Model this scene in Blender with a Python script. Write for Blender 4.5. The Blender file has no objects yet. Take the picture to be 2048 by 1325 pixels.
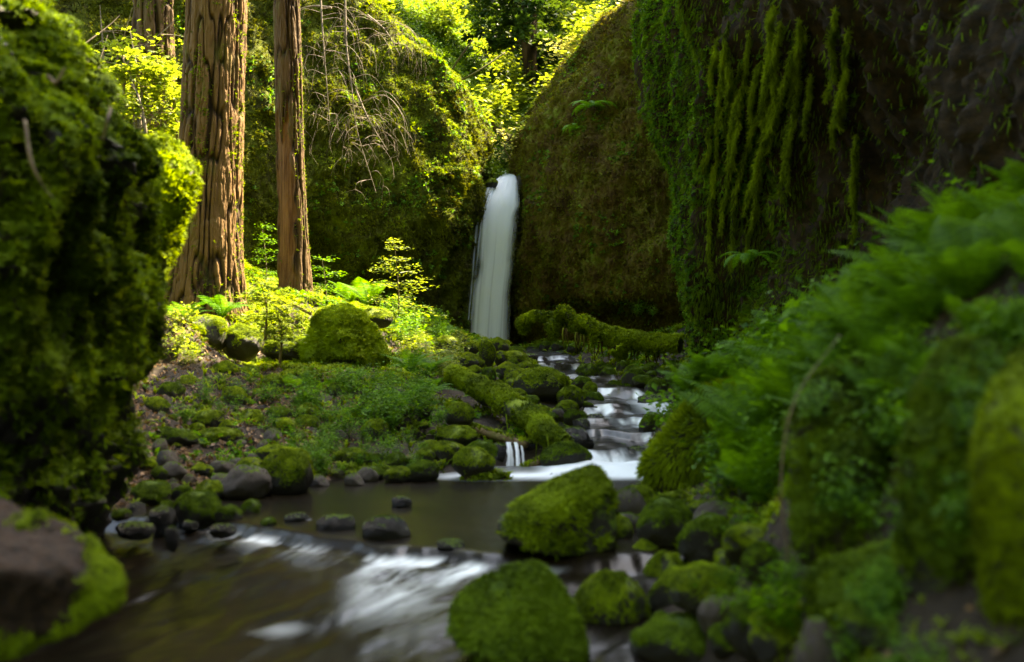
import bpy, math, numpy as np
from math import sin, cos, pi, radians

# ------------------------------------------------------------------ scene basics
scene = bpy.context.scene
COL = scene.collection
F = 1991.0          # focal length in photograph pixels (35 mm lens)
ZC = 1.3            # eye height above the pool
RNG = np.random.default_rng(11)


def P(px, py, d):
    return np.array([(px - 1024) / F * d, d, ZC - (py - 662) / F * d])


# ------------------------------------------------------------------ noise
def _h(ix, iy, iz, seed):
    n = (ix.astype(np.int64) * 374761393 + iy.astype(np.int64) * 668265263 + iz.astype(np.int64) * 2147483647 + seed * 144269) & 0xFFFFFFFF
    n = ((n ^ (n >> 13)) * 1274126177) & 0xFFFFFFFF
    n = ((n ^ (n >> 16)) * 2246822519) & 0xFFFFFFFF
    return ((n ^ (n >> 15)) & 0xFFFF) / 32767.5 - 1.0


def vn(p, seed=0):
    p = np.asarray(p, float)
    i = np.floor(p)
    f = p - i
    u = f * f * f * (f * (f * 6 - 15) + 10)
    x, y, z = i[:, 0], i[:, 1], i[:, 2]
    r = 0
    for a in (0, 1):
        wx = u[:, 0] if a else 1 - u[:, 0]
        for b in (0, 1):
            wy = u[:, 1] if b else 1 - u[:, 1]
            for c in (0, 1):
                wz = u[:, 2] if c else 1 - u[:, 2]
                r = r + wx * wy * wz * _h(x + a, y + b, z + c, seed)
    return r


def fbm(p, octv=4, seed=0, gain=0.5):
    p = np.asarray(p, float)
    s, a, t = 0, 1.0, 0
    for k in range(octv):
        s = s + a * vn(p * (2.03 ** k) + 17.3 * k, seed + k)
        t += a
        a *= gain
    return s / t


def ridged(p, octv=4, seed=0, gain=0.5):
    s, a, t = 0, 1.0, 0
    for k in range(octv):
        s = s + a * (1 - 2 * np.abs(vn(p * (2.03 ** k) + 9.1 * k, seed + k)))
        t += a
        a *= gain
    return s / t


def smooth(a, b, x):
    t = np.clip((x - a) / (b - a), 0, 1)
    return t * t * (3 - 2 * t)


# ------------------------------------------------------------------ mesh building
def mesh(name, V, faces, mats, sm=True, attrs=None, midx=None):
    """faces: list of int arrays (n,3) / (n,4)"""
    me = bpy.data.meshes.new(name)
    V = np.asarray(V, np.float32)
    me.vertices.add(len(V))
    me.vertices.foreach_set('co', V.ravel())
    faces = [np.asarray(f, np.int32) for f in faces if len(f)]
    nl = sum(f.size for f in faces)
    nf = sum(len(f) for f in faces)
    me.loops.add(nl)
    me.polygons.add(nf)
    me.loops.foreach_set('vertex_index', np.concatenate([f.ravel() for f in faces]).astype(np.int32))
    tot = np.concatenate([np.full(len(f), f.shape[1], np.int32) for f in faces])
    st = np.concatenate([[0], np.cumsum(tot)[:-1]]).astype(np.int32)
    me.polygons.foreach_set('loop_start', st)
    if not isinstance(mats, (list, tuple)):
        mats = [mats]
    for m in mats:
        me.materials.append(m)
    if midx is not None:
        me.polygons.foreach_set('material_index', np.asarray(midx, np.int32))
    me.polygons.foreach_set('use_smooth', np.full(nf, bool(sm)))
    me.update(calc_edges=True)
    for k, v in (attrs or {}).items():
        at = me.attributes.new(k, 'FLOAT', 'POINT')
        at.data.foreach_set('value', np.asarray(v, np.float32))
    return me


def link(name, me, parent=None, loc=None, rot=None, scale=None):
    o = bpy.data.objects.new(name, me)
    COL.objects.link(o)
    if parent is not None:
        o.parent = parent
    if loc is not None:
        o.location = [float(c) for c in loc]
    if rot is not None:
        o.rotation_euler = [float(c) for c in rot]
    if scale is not None:
        o.scale = [float(c) for c in scale] if np.ndim(scale) else (float(scale),) * 3
    return o


def tag(o, label=None, cat=None, group=None, kind=None):
    if label: o['label'] = label
    if cat: o['category'] = cat
    if group: o['group'] = group
    if kind: o['kind'] = kind
    return o


def copy_tree(o, parent=None):
    c = o.copy()
    COL.objects.link(c)
    c.parent = parent
    for ch in list(o.children):
        copy_tree(ch, c)
    return c


def grid_faces(nr, nc, wrap=False):
    r = np.arange(nr - 1)[:, None]
    c = np.arange(nc if wrap else nc - 1)[None, :]
    c2 = (c + 1) % nc
    return np.stack([r * nc + c, r * nc + c2, (r + 1) * nc + c2, (r + 1) * nc + c], -1).reshape(-1, 4)


def grid_normals(G):
    du = np.gradient(G, axis=1)
    dv = np.gradient(G, axis=0)
    n = np.cross(du, dv)
    return n / (np.linalg.norm(n, axis=-1, keepdims=True) + 1e-9)


def vert_normals(V, T):
    n = np.zeros_like(V)
    fn = np.cross(V[T[:, 1]] - V[T[:, 0]], V[T[:, 2]] - V[T[:, 0]])
    for k in range(T.shape[1]):
        np.add.at(n, T[:, k], fn)
    return n / (np.linalg.norm(n, axis=1, keepdims=True) + 1e-9)


def tris(faces):
    faces = np.asarray(faces)
    if faces.shape[1] == 3:
        return faces
    return np.concatenate([faces[:, [0, 1, 2]], faces[:, [0, 2, 3]]])


def sample(V, faces, n, rng, dens=None):
    """points on a mesh, area weighted (times dens per vertex): points, normals"""
    T = tris(faces)
    a, b, c = V[T[:, 0]], V[T[:, 1]], V[T[:, 2]]
    cr = np.cross(b - a, c - a)
    ar = np.linalg.norm(cr, axis=1)
    w = ar.copy()
    if dens is not None:
        w = w * np.clip(dens[T].mean(1), 0, None)
    cs = np.cumsum(w)
    i = np.searchsorted(cs, rng.random(n) * cs[-1])
    i = np.minimum(i, len(T) - 1)
    u, v = rng.random(n), rng.random(n)
    f = u + v > 1
    u[f], v[f] = 1 - u[f], 1 - v[f]
    p = a[i] + (b[i] - a[i]) * u[:, None] + (c[i] - a[i]) * v[:, None]
    return p, cr[i] / (ar[i][:, None] + 1e-12)


def frames(axis, rng, spin=None):
    n = len(axis)
    z = axis / (np.linalg.norm(axis, axis=1, keepdims=True) + 1e-9)
    r = rng.normal(size=(n, 3)) if spin is None else spin
    x = np.cross(r, z)
    x /= np.linalg.norm(x, axis=1, keepdims=True) + 1e-9
    y = np.cross(z, x)
    return np.stack([x, y, z], -1)      # columns


def bake(tmpl, pts, R, scl, tint=None, rng=None):
    """copies of a template (V, [faces]) at pts"""
    TV, TF = tmpl
    n, k = len(pts), len(TV)
    scl = np.asarray(scl, float)
    if scl.ndim == 1:
        scl = scl[:, None].repeat(3, 1)
    L = TV[None] * scl[:, None, :]
    V = np.einsum('nij,nkj->nki', R, L) + pts[:, None, :]
    off = (np.arange(n) * k)[:, None, None]
    Fs = [(f[None] + off).reshape(-1, f.shape[1]) for f in TF]
    t = None
    if tint is not None:
        t = np.repeat(tint, k)
    return V.reshape(-1, 3), Fs, t


class Bag:
    """collects pieces of one mesh"""
    def __init__(s):
        s.V, s.F, s.T, s.n = [], [], [], 0

    def add(s, V, Fs, t=None):
        V = np.asarray(V, float).reshape(-1, 3)
        if not isinstance(Fs, (list, tuple)):
            Fs = [Fs]
        for f in Fs:
            if len(f):
                s.F.append(np.asarray(f) + s.n)
        s.V.append(V)
        s.T.append(np.full(len(V), 0.5 if t is None else t) if np.ndim(t) == 0 else t)
        s.n += len(V)

    def arrays(s):
        q = [f for f in s.F if f.shape[1] == 4]
        t = [f for f in s.F if f.shape[1] == 3]
        Fs = ([np.concatenate(t)] if t else []) + ([np.concatenate(q)] if q else [])
        return np.concatenate(s.V), Fs, np.concatenate(s.T)

    def mesh(s, name, mat, sm=True):
        V, Fs, T = s.arrays()
        return mesh(name, V, Fs, mat, sm, {'tint': T})


def tube(pts, rad, n=6, rough=0, seed=0, cap=True):
    pts = np.asarray(pts, float)
    m = len(pts)
    rad = np.broadcast_to(np.asarray(rad, float), (m,))
    t = np.gradient(pts, axis=0)
    t /= np.linalg.norm(t, axis=1, keepdims=True) + 1e-9
    ref = np.array([0.13, 0.97, 0.2]) if abs(t[0][2]) > 0.7 else np.array([0.1, 0.2, 0.97])
    x = np.cross(ref, t)
    x /= np.linalg.norm(x, axis=1, keepdims=True) + 1e-9
    y = np.cross(t, x)
    a = np.arange(n) * 2 * pi / n
    ring = np.cos(a)[None, :, None] * x[:, None] + np.sin(a)[None, :, None] * y[:, None]
    V = pts[:, None] + ring * rad[:, None, None]
    V = V.reshape(-1, 3)
    Fq = grid_faces(m, n, True)
    return V, [Fq]


def curve(ctrl, n):
    """Catmull-Rom through control points"""
    c = np.asarray(ctrl, float)
    m = len(c)
    t = np.linspace(0, m - 1, n)
    i = np.clip(np.floor(t).astype(int), 0, m - 2)
    f = (t - i)
    f = f.reshape((-1,) + (1,) * (c.ndim - 1))
    e = np.concatenate([2 * c[:1] - c[1:2], c, 2 * c[-1:] - c[-2:-1]])
    p0, p1, p2, p3 = e[i], e[i + 1], e[i + 2], e[i + 3]
    return 0.5 * (2 * p1 + (p2 - p0) * f + (2 * p0 - 5 * p1 + 4 * p2 - p3) * f ** 2 + (3 * p1 - p0 - 3 * p2 + p3) * f ** 3)


# ------------------------------------------------------------------ materials
class NT:
    def __init__(s, name):
        s.m = bpy.data.materials.new(name)
        s.m.use_nodes = True
        s.t = s.m.node_tree
        s.t.nodes.clear()
        s.out = s.t.nodes.new('ShaderNodeOutputMaterial')

    def n(s, kind, props=None, **ins):
        nd = s.t.nodes.new(kind)
        for k, v in (props or {}).items():
            setattr(nd, k, v)
        for k, v in ins.items():
            key = int(k[1:]) if k[0] == 'i' and k[1:].isdigit() else k.replace('_', ' ')
            sock = nd.inputs[key]
            if isinstance(v, bpy.types.NodeSocket):
                s.t.links.new(v, sock)
            else:
                sock.default_value = v
        return nd

    def coord(s, scale=(1, 1, 1), obj=False):
        c = s.n('ShaderNodeTexCoord')
        return s.n('ShaderNodeMapping', i0=c.outputs['Object'], i3=scale).outputs[0]

    def noise(s, vec, scale, detail=4, rough=0.55, dist=0):
        return s.n('ShaderNodeTexNoise', Vector=vec, Scale=scale, Detail=detail, Roughness=rough, Distortion=dist).outputs['Fac']

    def ramp(s, fac, stops):
        r = s.n('ShaderNodeValToRGB', Fac=fac)
        el = r.color_ramp.elements
        while len(el) < len(stops):
            el.new(0.5)
        for e, (p, c) in zip(el, stops):
            e.position = p
            e.color = (*c, 1) if len(c) == 3 else c
        return r.outputs[0]

    def mixc(s, fac, a, b):
        nd = s.t.nodes.new('ShaderNodeMix')
        nd.data_type = 'RGBA'
        for sock, v in ((nd.inputs[0], fac), (nd.inputs[6], a), (nd.inputs[7], b)):
            if isinstance(v, bpy.types.NodeSocket):
                s.t.links.new(v, sock)
            elif sock is nd.inputs[0]:
                sock.default_value = v
            else:
                sock.default_value = (*v, 1)
        return nd.outputs[2]

    def math(s, op, a, b=0.0, clamp=False):
        nd = s.n('ShaderNodeMath', {'operation': op, 'use_clamp': clamp}, i0=a, i1=b)
        return nd.outputs[0]

    def attr(s, name):
        return s.n('ShaderNodeAttribute', {'attribute_name': name}).outputs['Fac']

    def bump(s, h, strength=0.5, dist=0.02):
        return s.n('ShaderNodeBump', Height=h, Strength=strength, Distance=dist).outputs[0]

    def done(s, shader):
        s.t.links.new(shader, s.out.inputs[0])
        return s.m


def leaf_mat(name, dark, light, trans=0.45, rough=0.6, spec=0.2, sat=1.4):
    t = NT(name)
    a = t.attr('tint')
    c = t.ramp(a, [(0.0, dark), (1.0, light)])
    ct = t.ramp(a, [(0.0, tuple(min(1, x * sat) for x in (dark[0] * 1.25, dark[1] * 1.15, dark[2] * 0.4))),
                    (1.0, tuple(min(1, x * sat) for x in (light[0] * 1.25, light[1] * 1.15, light[2] * 0.4)))])
    p = t.n('ShaderNodeBsdfPrincipled', Base_Color=c, Roughness=rough)
    p.inputs['Specular IOR Level'].default_value = spec
    tr = t.n('ShaderNodeBsdfTranslucent', Color=ct)
    return t.done(t.n('ShaderNodeMixShader', Fac=trans, i1=p.outputs[0], i2=tr.outputs[0]).outputs[0])


def moss_mat(name, cols, scale=6.0, bump=0.6, trans=0.0):
    """mottled moss over whatever it grows on; cols dark..light"""
    t = NT(name)
    v = t.coord()
    n1 = t.noise(v, scale, 6, 0.65)
    n2 = t.noise(v, scale * 7, 4, 0.6)
    f = t.math('ADD', t.math('MULTIPLY', n1, 0.75), t.math('MULTIPLY', n2, 0.35))
    k = len(cols)
    c = t.ramp(f, [(0.36 + 0.36 * i / (k - 1), cc) for i, cc in enumerate(cols)])
    b = t.bump(t.math('ADD', t.noise(v, scale * 14, 5, 0.7), t.math('MULTIPLY', n2, 1.2)), bump, 0.05)
    p = t.n('ShaderNodeBsdfPrincipled', Base_Color=c, Roughness=0.9, Normal=b)
    p.inputs['Specular IOR Level'].default_value = 0.1
    return t.done(p.outputs[0])


def rockmoss_mat(name, moss, rock, thr=0.35, wet=0.6, scale=5.0):
    """rock with moss on the upward faces, broken by noise; dark boulder sides also paint shade"""
    t = NT(name)
    v = t.coord()
    g = t.n('ShaderNodeNewGeometry')
    nz = t.n('ShaderNodeSeparateXYZ', i0=g.outputs['Normal']).outputs[2]
    n1 = t.noise(v, scale, 5, 0.6)
    n2 = t.noise(v, scale * 6, 5, 0.6)
    mask = t.math('ADD', nz, t.math('MULTIPLY', t.math('SUBTRACT', n1, 0.5), 2.2))
    mask = t.ramp(mask, [(max(0.0, thr - 0.12), (0, 0, 0)), (thr + 0.12, (1, 1, 1))])
    cm = t.ramp(t.math('ADD', t.math('MULTIPLY', n1, 0.6), t.math('MULTIPLY', n2, 0.4)),
                [(0.3 + 0.4 * i / (len(moss) - 1), cc) for i, cc in enumerate(moss)])
    cr = t.ramp(n2, [(0.3, rock[0]), (0.7, rock[1])])
    c = t.mixc(mask, cr, cm)
    r = t.n('ShaderNodeMapRange', Value=mask, i3=wet, i4=0.95).outputs[0]
    b = t.bump(t.noise(v, scale * 16, 5, 0.7), 0.7, 0.03)
    p = t.n('ShaderNodeBsdfPrincipled', Base_Color=c, Roughness=r, Normal=b)
    p.inputs['Specular IOR Level'].default_value = 0.35
    return t.done(p.outputs[0])


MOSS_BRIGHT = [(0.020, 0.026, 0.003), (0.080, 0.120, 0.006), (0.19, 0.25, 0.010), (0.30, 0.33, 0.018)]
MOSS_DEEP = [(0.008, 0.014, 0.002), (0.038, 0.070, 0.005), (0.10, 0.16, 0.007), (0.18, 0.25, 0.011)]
MOSS_BROWN = [(0.02, 0.012, 0.005), (0.06, 0.038, 0.010), (0.10, 0.085, 0.012), (0.15, 0.15, 0.015)]
ROCK = [(0.008, 0.007, 0.005), (0.035, 0.03, 0.022)]

M = {}
M['cliff_moss'] = moss_mat('cliff_moss', [(0.008, 0.007, 0.002), (0.035, 0.034, 0.005), (0.070, 0.085, 0.006), (0.14, 0.17, 0.010)], 1.6, 0.9)
M['cliff_brown'] = moss_mat('cliff_brown', [(0.012, 0.008, 0.003), (0.060, 0.038, 0.009), (0.095, 0.080, 0.010), (0.12, 0.16, 0.012)], 1.5, 0.9)
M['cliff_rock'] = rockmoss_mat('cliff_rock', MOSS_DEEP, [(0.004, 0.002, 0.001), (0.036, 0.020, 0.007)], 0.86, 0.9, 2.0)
M['boulder_moss'] = rockmoss_mat('boulder_moss', MOSS_BRIGHT, ROCK, 0.42, 0.5, 5)  # moss held to the tops; dark rock sides also stand for shade
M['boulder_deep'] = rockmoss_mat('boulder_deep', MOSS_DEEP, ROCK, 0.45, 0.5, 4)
M['boulder_wet'] = rockmoss_mat('boulder_wet', MOSS_DEEP, [(0.006, 0.005, 0.004), (0.022, 0.018, 0.014)], 0.95, 0.22, 4)
M['boulder_grey'] = rockmoss_mat('boulder_grey', MOSS_DEEP, [(0.025, 0.019, 0.014), (0.085, 0.065, 0.048)], 0.98, 0.6, 4)
M['soil'] = rockmoss_mat('soil', MOSS_DEEP, [(0.010, 0.006, 0.003), (0.030, 0.018, 0.008)], 1.5, 0.9, 1.6)
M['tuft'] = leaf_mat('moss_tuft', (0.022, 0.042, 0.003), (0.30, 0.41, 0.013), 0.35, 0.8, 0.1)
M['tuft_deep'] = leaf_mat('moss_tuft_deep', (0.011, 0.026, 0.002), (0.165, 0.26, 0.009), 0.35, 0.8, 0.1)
M['tuft_cliff'] = leaf_mat('moss_tuft_cliff', (0.022, 0.022, 0.004), (0.16, 0.19, 0.012), 0.3, 0.8, 0.1)
M['under'] = leaf_mat('undergrowth_leaf', (0.02, 0.06, 0.005), (0.13, 0.21, 0.014), 0.45, 0.6, 0.15)
M['tuft_brown'] = leaf_mat('moss_tuft_brown', (0.045, 0.026, 0.006), (0.17, 0.20, 0.014), 0.3, 0.8, 0.1)
M['leaf'] = leaf_mat('herb_leaf', (0.018, 0.060, 0.004), (0.13, 0.27, 0.010), 0.45, 0.6, 0.15)
M['leaf_fresh_lit'] = leaf_mat('fresh_lit_leaf', (0.07, 0.12, 0.010), (0.23, 0.28, 0.035), 0.5, 0.5, 0.3)  # fresh green with sunlight put into the colour
M['leaf_backlit'] = leaf_mat('backlit_leaf', (0.30, 0.30, 0.08), (0.62, 0.58, 0.30), 0.5, 0.5, 0.3)  # whitish tone painted in for backlit leaves
M['fern'] = leaf_mat('fern_leaf', (0.016, 0.065, 0.004), (0.12, 0.27, 0.010), 0.4, 0.6, 0.15)
M['litter'] = leaf_mat('dead_leaf', (0.05, 0.024, 0.010), (0.26, 0.15, 0.065), 0.15, 0.6, 0.3, 1.0)
M['needle'] = leaf_mat('conifer_needle', (0.012, 0.03, 0.006), (0.05, 0.09, 0.012), 0.3, 0.6, 0.2)


def bark_mat(name, dark, mid, light, mossc=(0.10, 0.11, 0.01), moss=0.25):
    t = NT(name)
    v = t.coord((1, 1, 0.16))
    v2 = t.coord((1, 1, 0.5))
    n1 = t.noise(v, 16, 6, 0.6, 0.4)
    n2 = t.noise(v2, 3.0, 5, 0.6)
    h = t.attr('h')
    f = t.math('ADD', t.math('MULTIPLY', h, 0.7), t.math('MULTIPLY', n1, 0.45))
    c = t.ramp(f, [(0.22, dark), (0.5, mid), (0.85, light)])
    mm = t.ramp(t.math('ADD', n2, t.math('MULTIPLY', t.attr('moss'), 0.6)), [(0.62 - 0.2 * moss, (0, 0, 0)), (0.82 - 0.2 * moss, (1, 1, 1))])
    c = t.mixc(t.math('MULTIPLY', mm, 0.75), c, mossc)
    c = t.mixc(t.attr('bare'), c, t.ramp(t.noise(t.coord((3, 3, 0.15)), 9, 5, 0.6), [(0.3, (0.07, 0.028, 0.010)), (0.7, (0.25, 0.13, 0.055))]))
    b = t.bump(t.math('ADD', n1, t.noise(v2, 30, 4, 0.6)), 0.8, 0.03)
    p = t.n('ShaderNodeBsdfPrincipled', Base_Color=c, Roughness=0.85, Normal=b)
    p.inputs['Specular IOR Level'].default_value = 0.2
    return t.done(p.outputs[0])


M['bark'] = bark_mat('fir_bark', (0.010, 0.005, 0.002), (0.052, 0.028, 0.009), (0.15, 0.084, 0.028))
M['bark_dark'] = bark_mat('old_bark', (0.015, 0.009, 0.005), (0.045, 0.026, 0.010), (0.11, 0.065, 0.026))
M['wood'] = bark_mat('dead_wood', (0.03, 0.018, 0.01), (0.12, 0.075, 0.04), (0.25, 0.17, 0.10), moss=0.0)
t = NT('twig')
M['twig'] = t.done(t.n('ShaderNodeBsdfPrincipled', Base_Color=t.ramp(t.noise(t.coord(), 12), [(0.3, (0.07, 0.05, 0.03)), (0.7, (0.24, 0.18, 0.12))]), Roughness=0.8).outputs[0])

# water: dark, faintly silty and glossy; white where it runs broken
t = NT('stream_water')
foam = t.attr('foam')
v = t.coord()
base = t.ramp(t.noise(v, 1.4, 4, 0.6), [(0.3, (0.002, 0.0015, 0.0006)), (0.7, (0.009, 0.006, 0.0025))])
w = t.n('ShaderNodeBsdfPrincipled', Base_Color=base, Roughness=0.27, IOR=1.33, Normal=t.bump(t.noise(v, 3.5, 3, 0.5), 0.12, 0.05))
w.inputs['Specular IOR Level'].default_value = 0.32
fo = t.n('ShaderNodeBsdfPrincipled', Base_Color=(0.78, 0.82, 0.84, 1), Roughness=0.6)
fo.inputs['Specular IOR Level'].default_value = 0.3
M['water'] = t.done(t.n('ShaderNodeMixShader', Fac=foam, i1=w.outputs[0], i2=fo.outputs[0]).outputs[0])
# falling water: soft white threads, thinner at the edges
t = NT('falling_water')
den = t.attr('dens')
d_ = t.n('ShaderNodeBsdfDiffuse', Color=(0.88, 0.92, 0.95, 1))
tl = t.n('ShaderNodeBsdfTranslucent', Color=(0.86, 0.92, 0.97, 1))
mx = t.n('ShaderNodeMixShader', Fac=0.4, i1=d_.outputs[0], i2=tl.outputs[0])
tp = t.n('ShaderNodeBsdfTransparent')
M['fall'] = t.done(t.n('ShaderNodeMixShader', Fac=den, i1=tp.outputs[0], i2=mx.outputs[0]).outputs[0])

# ------------------------------------------------------------------ templates
def blades(n, w, bend, rng, spread=0.5):
    V, Fc = [], []
    for k in range(n):
        a = rng.random() * 2 * pi
        d = np.array([cos(a), sin(a), 0])
        s = np.array([-sin(a), cos(a), 0])
        b = d * 0.15 * rng.random()
        h = 0.6 + 0.4 * rng.random()
        m = b + d * spread * 0.35 + np.array([0, 0, h * 0.6])
        e = b + d * spread * (0.7 + bend) + np.array([0, 0, h * (1 - bend * 0.4)])
        i = len(V)
        V += [b - s * w / 2, b + s * w / 2, m - s * w * 0.4, m + s * w * 0.4, e]
        Fc += [[i, i + 1, i + 3], [i, i + 3, i + 2], [i + 2, i + 3, i + 4]]
    return np.array(V), [np.array(Fc)]


_r = np.random.default_rng(3)
TUFT = blades(6, 0.22, 0.5, _r, 0.8)
HANG = blades(5, 0.10, 0.2, _r, 0.25)
GRASS = blades(7, 0.05, 0.9, _r, 0.6)


def leaf_shape(lobes=0):
    """flat leaf in xy, stem at 0, tip at (0,1), folded slightly"""
    if lobes == 0:
        V = np.array([[0, 0, 0], [-.28, .4, .05], [0, .45, 0], [.28, .4, .05], [0, 1, -.05]])
        return V, [np.array([[0, 2, 1], [0, 3, 2], [1, 2, 4], [2, 3, 4]])]
    V = [[0, .35, 0]]
    for k in range(lobes):
        a = radians(-130 + 260 * k / (lobes - 1))
        L = 0.62 - 0.22 * abs(k - (lobes - 1) / 2) / ((lobes - 1) / 2)
        V.append([sin(a) * L, .35 + cos(a) * L, -.05])
        if k < lobes - 1:
            a2 = a + radians(130 / (lobes - 1))
            V.append([sin(a2) * .3, .35 + cos(a2) * .3, .03])
    V.append([0, 0.12, 0])
    n = len(V)
    return np.array(V), [np.array([[0, i + 1, i] for i in range(1, n - 1)] + [[0, 1, n - 1]])]


LEAF = leaf_shape()
MAPLE = leaf_shape(5)


def rotm(ax, ang):
    ax = np.asarray(ax, float)
    ax /= np.linalg.norm(ax)
    K = np.array([[0, -ax[2], ax[1]], [ax[2], 0, -ax[0]], [-ax[1], ax[0], 0]])
    return np.eye(3) + sin(ang) * K + (1 - cos(ang)) * K @ K


def leaf_clump(n, leaf, rng, r=1.0, size=0.35, flat=0.5):
    """n leaves facing up and outwards through a ball of radius r"""
    p = rng.normal(size=(n, 3))
    p /= np.linalg.norm(p, axis=1, keepdims=True)
    p *= r * rng.random((n, 1)) ** 0.4
    p[:, 2] *= flat
    ax = rng.normal(size=(n, 3)) * 0.45 + np.array([0, 0, 1.0])
    R = frames(ax, rng)
    V, Fs, _ = bake(leaf, p, R, size * (0.7 + 0.6 * rng.random(n)))
    return V, Fs


SPRIG = leaf_clump(7, LEAF, _r, 0.7, 0.75, 0.6)


def frond(L, npair, wid, rng, droop=0.9, rise=1.1, curl=0):
    """one fern frond growing along +y from the origin: arc + pinnae"""
    s = np.linspace(0, 1, npair + 2)
    ang = rise - droop * 1.6 * s
    dy, dz = np.cos(ang), np.sin(ang)
    y = np.concatenate([[0], np.cumsum((dy[1:] + dy[:-1]) / 2)]) * L / (npair + 1)
    z = np.concatenate([[0], np.cumsum((dz[1:] + dz[:-1]) / 2)]) * L / (npair + 1)
    pts = np.stack([0.06 * L * np.sin(s * 2 + rng.random()) * s, y, z], 1)
    B = Bag()
    V, Fs = tube(pts, 0.006 * L * (1.1 - s) + 0.0012, 3)
    B.add(V, Fs, 0.7)
    for i in range(1, npair + 1):
        u = i / (npair + 1)
        l = wid * L * (sin(pi * min(1, u * 0.93 + 0.12)) ** 0.8) * (0.9 + 0.2 * rng.random())
        T = pts[i + 1] - pts[i]
        T /= np.linalg.norm(T)
        S = np.cross(T, [1, 0, 0])
        for sd in (-1, 1):
            d = np.array([sd, 0, 0]) * 0.93 + T * 0.32 - S * 0.0 + np.array([0, 0, -0.14])
            hw = L / (npair + 1) * 0.40
            a = pts[i]
            m = a + d * l * 0.45
            e = a + d * l + np.array([0, 0, -0.08 * l])
            V = np.array([a - T * hw * .6, a + T * hw * .6, m - T * hw, m + T * hw * .9, e])
            B.add(V, [np.array([[0, 2, 3], [0, 3, 1], [2, 4, 3]])], 0.25 + 0.5 * rng.random())
    return B.arrays()


def fern_mesh(name, nf, L, npair, wid, rng, droop=0.9, rise=1.15, mat=None):
    B = Bag()
    for k in range(nf):
        a = 2 * pi * (k + 0.6 * rng.random()) / nf
        V, Fs, T = frond(L * (0.75 + 0.35 * rng.random()), npair, wid, rng, droop * (0.8 + 0.4 * rng.random()), rise * (0.85 + 0.25 * rng.random()))
        R = rotm([0, 0, 1], a)
        B.add(V @ R.T, Fs, np.clip(T + rng.normal() * 0.12, 0, 1))
    return B.mesh(name, mat or M['fern'], False)


def herb_mesh(name, nst, H, rng, leaf=LEAF, ls=0.05, per=9, mat=None, spread=0.5):
    """stems with leaflets in loose layers"""
    B = Bag()
    for k in range(nst):
        a = rng.random() * 2 * pi
        out = np.array([cos(a), sin(a), 0]) * spread * H * rng.random()
        h = H * (0.6 + 0.5 * rng.random())
        pts = curve([[0, 0, 0], out * 0.35 + [0, 0, h * .5], out + [0, 0, h]], 5)
        V, Fs = tube(pts, [0.004, .0035, .003, .0025, .002], 3)
        B.add(V, Fs, 0.6)
        u = 0.3 + 0.7 * rng.random(per)
        c = curve(pts, 40)[(u * 39).astype(int)]
        c = c + rng.normal(size=(per, 3)) * [ls * 1.3, ls * 1.3, ls * .35]
        ax = rng.normal(size=(per, 3)) * 0.3 + np.array([0, 0, 1.0])
        V, Fs, T = bake(leaf, c, frames(ax, rng), ls * (0.7 + 0.7 * rng.random(per)), np.clip(0.5 + 0.3 * rng.normal(size=per), 0, 1))
        B.add(V, Fs, T)
    return B.mesh(name, mat or M['leaf'], False)


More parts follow.
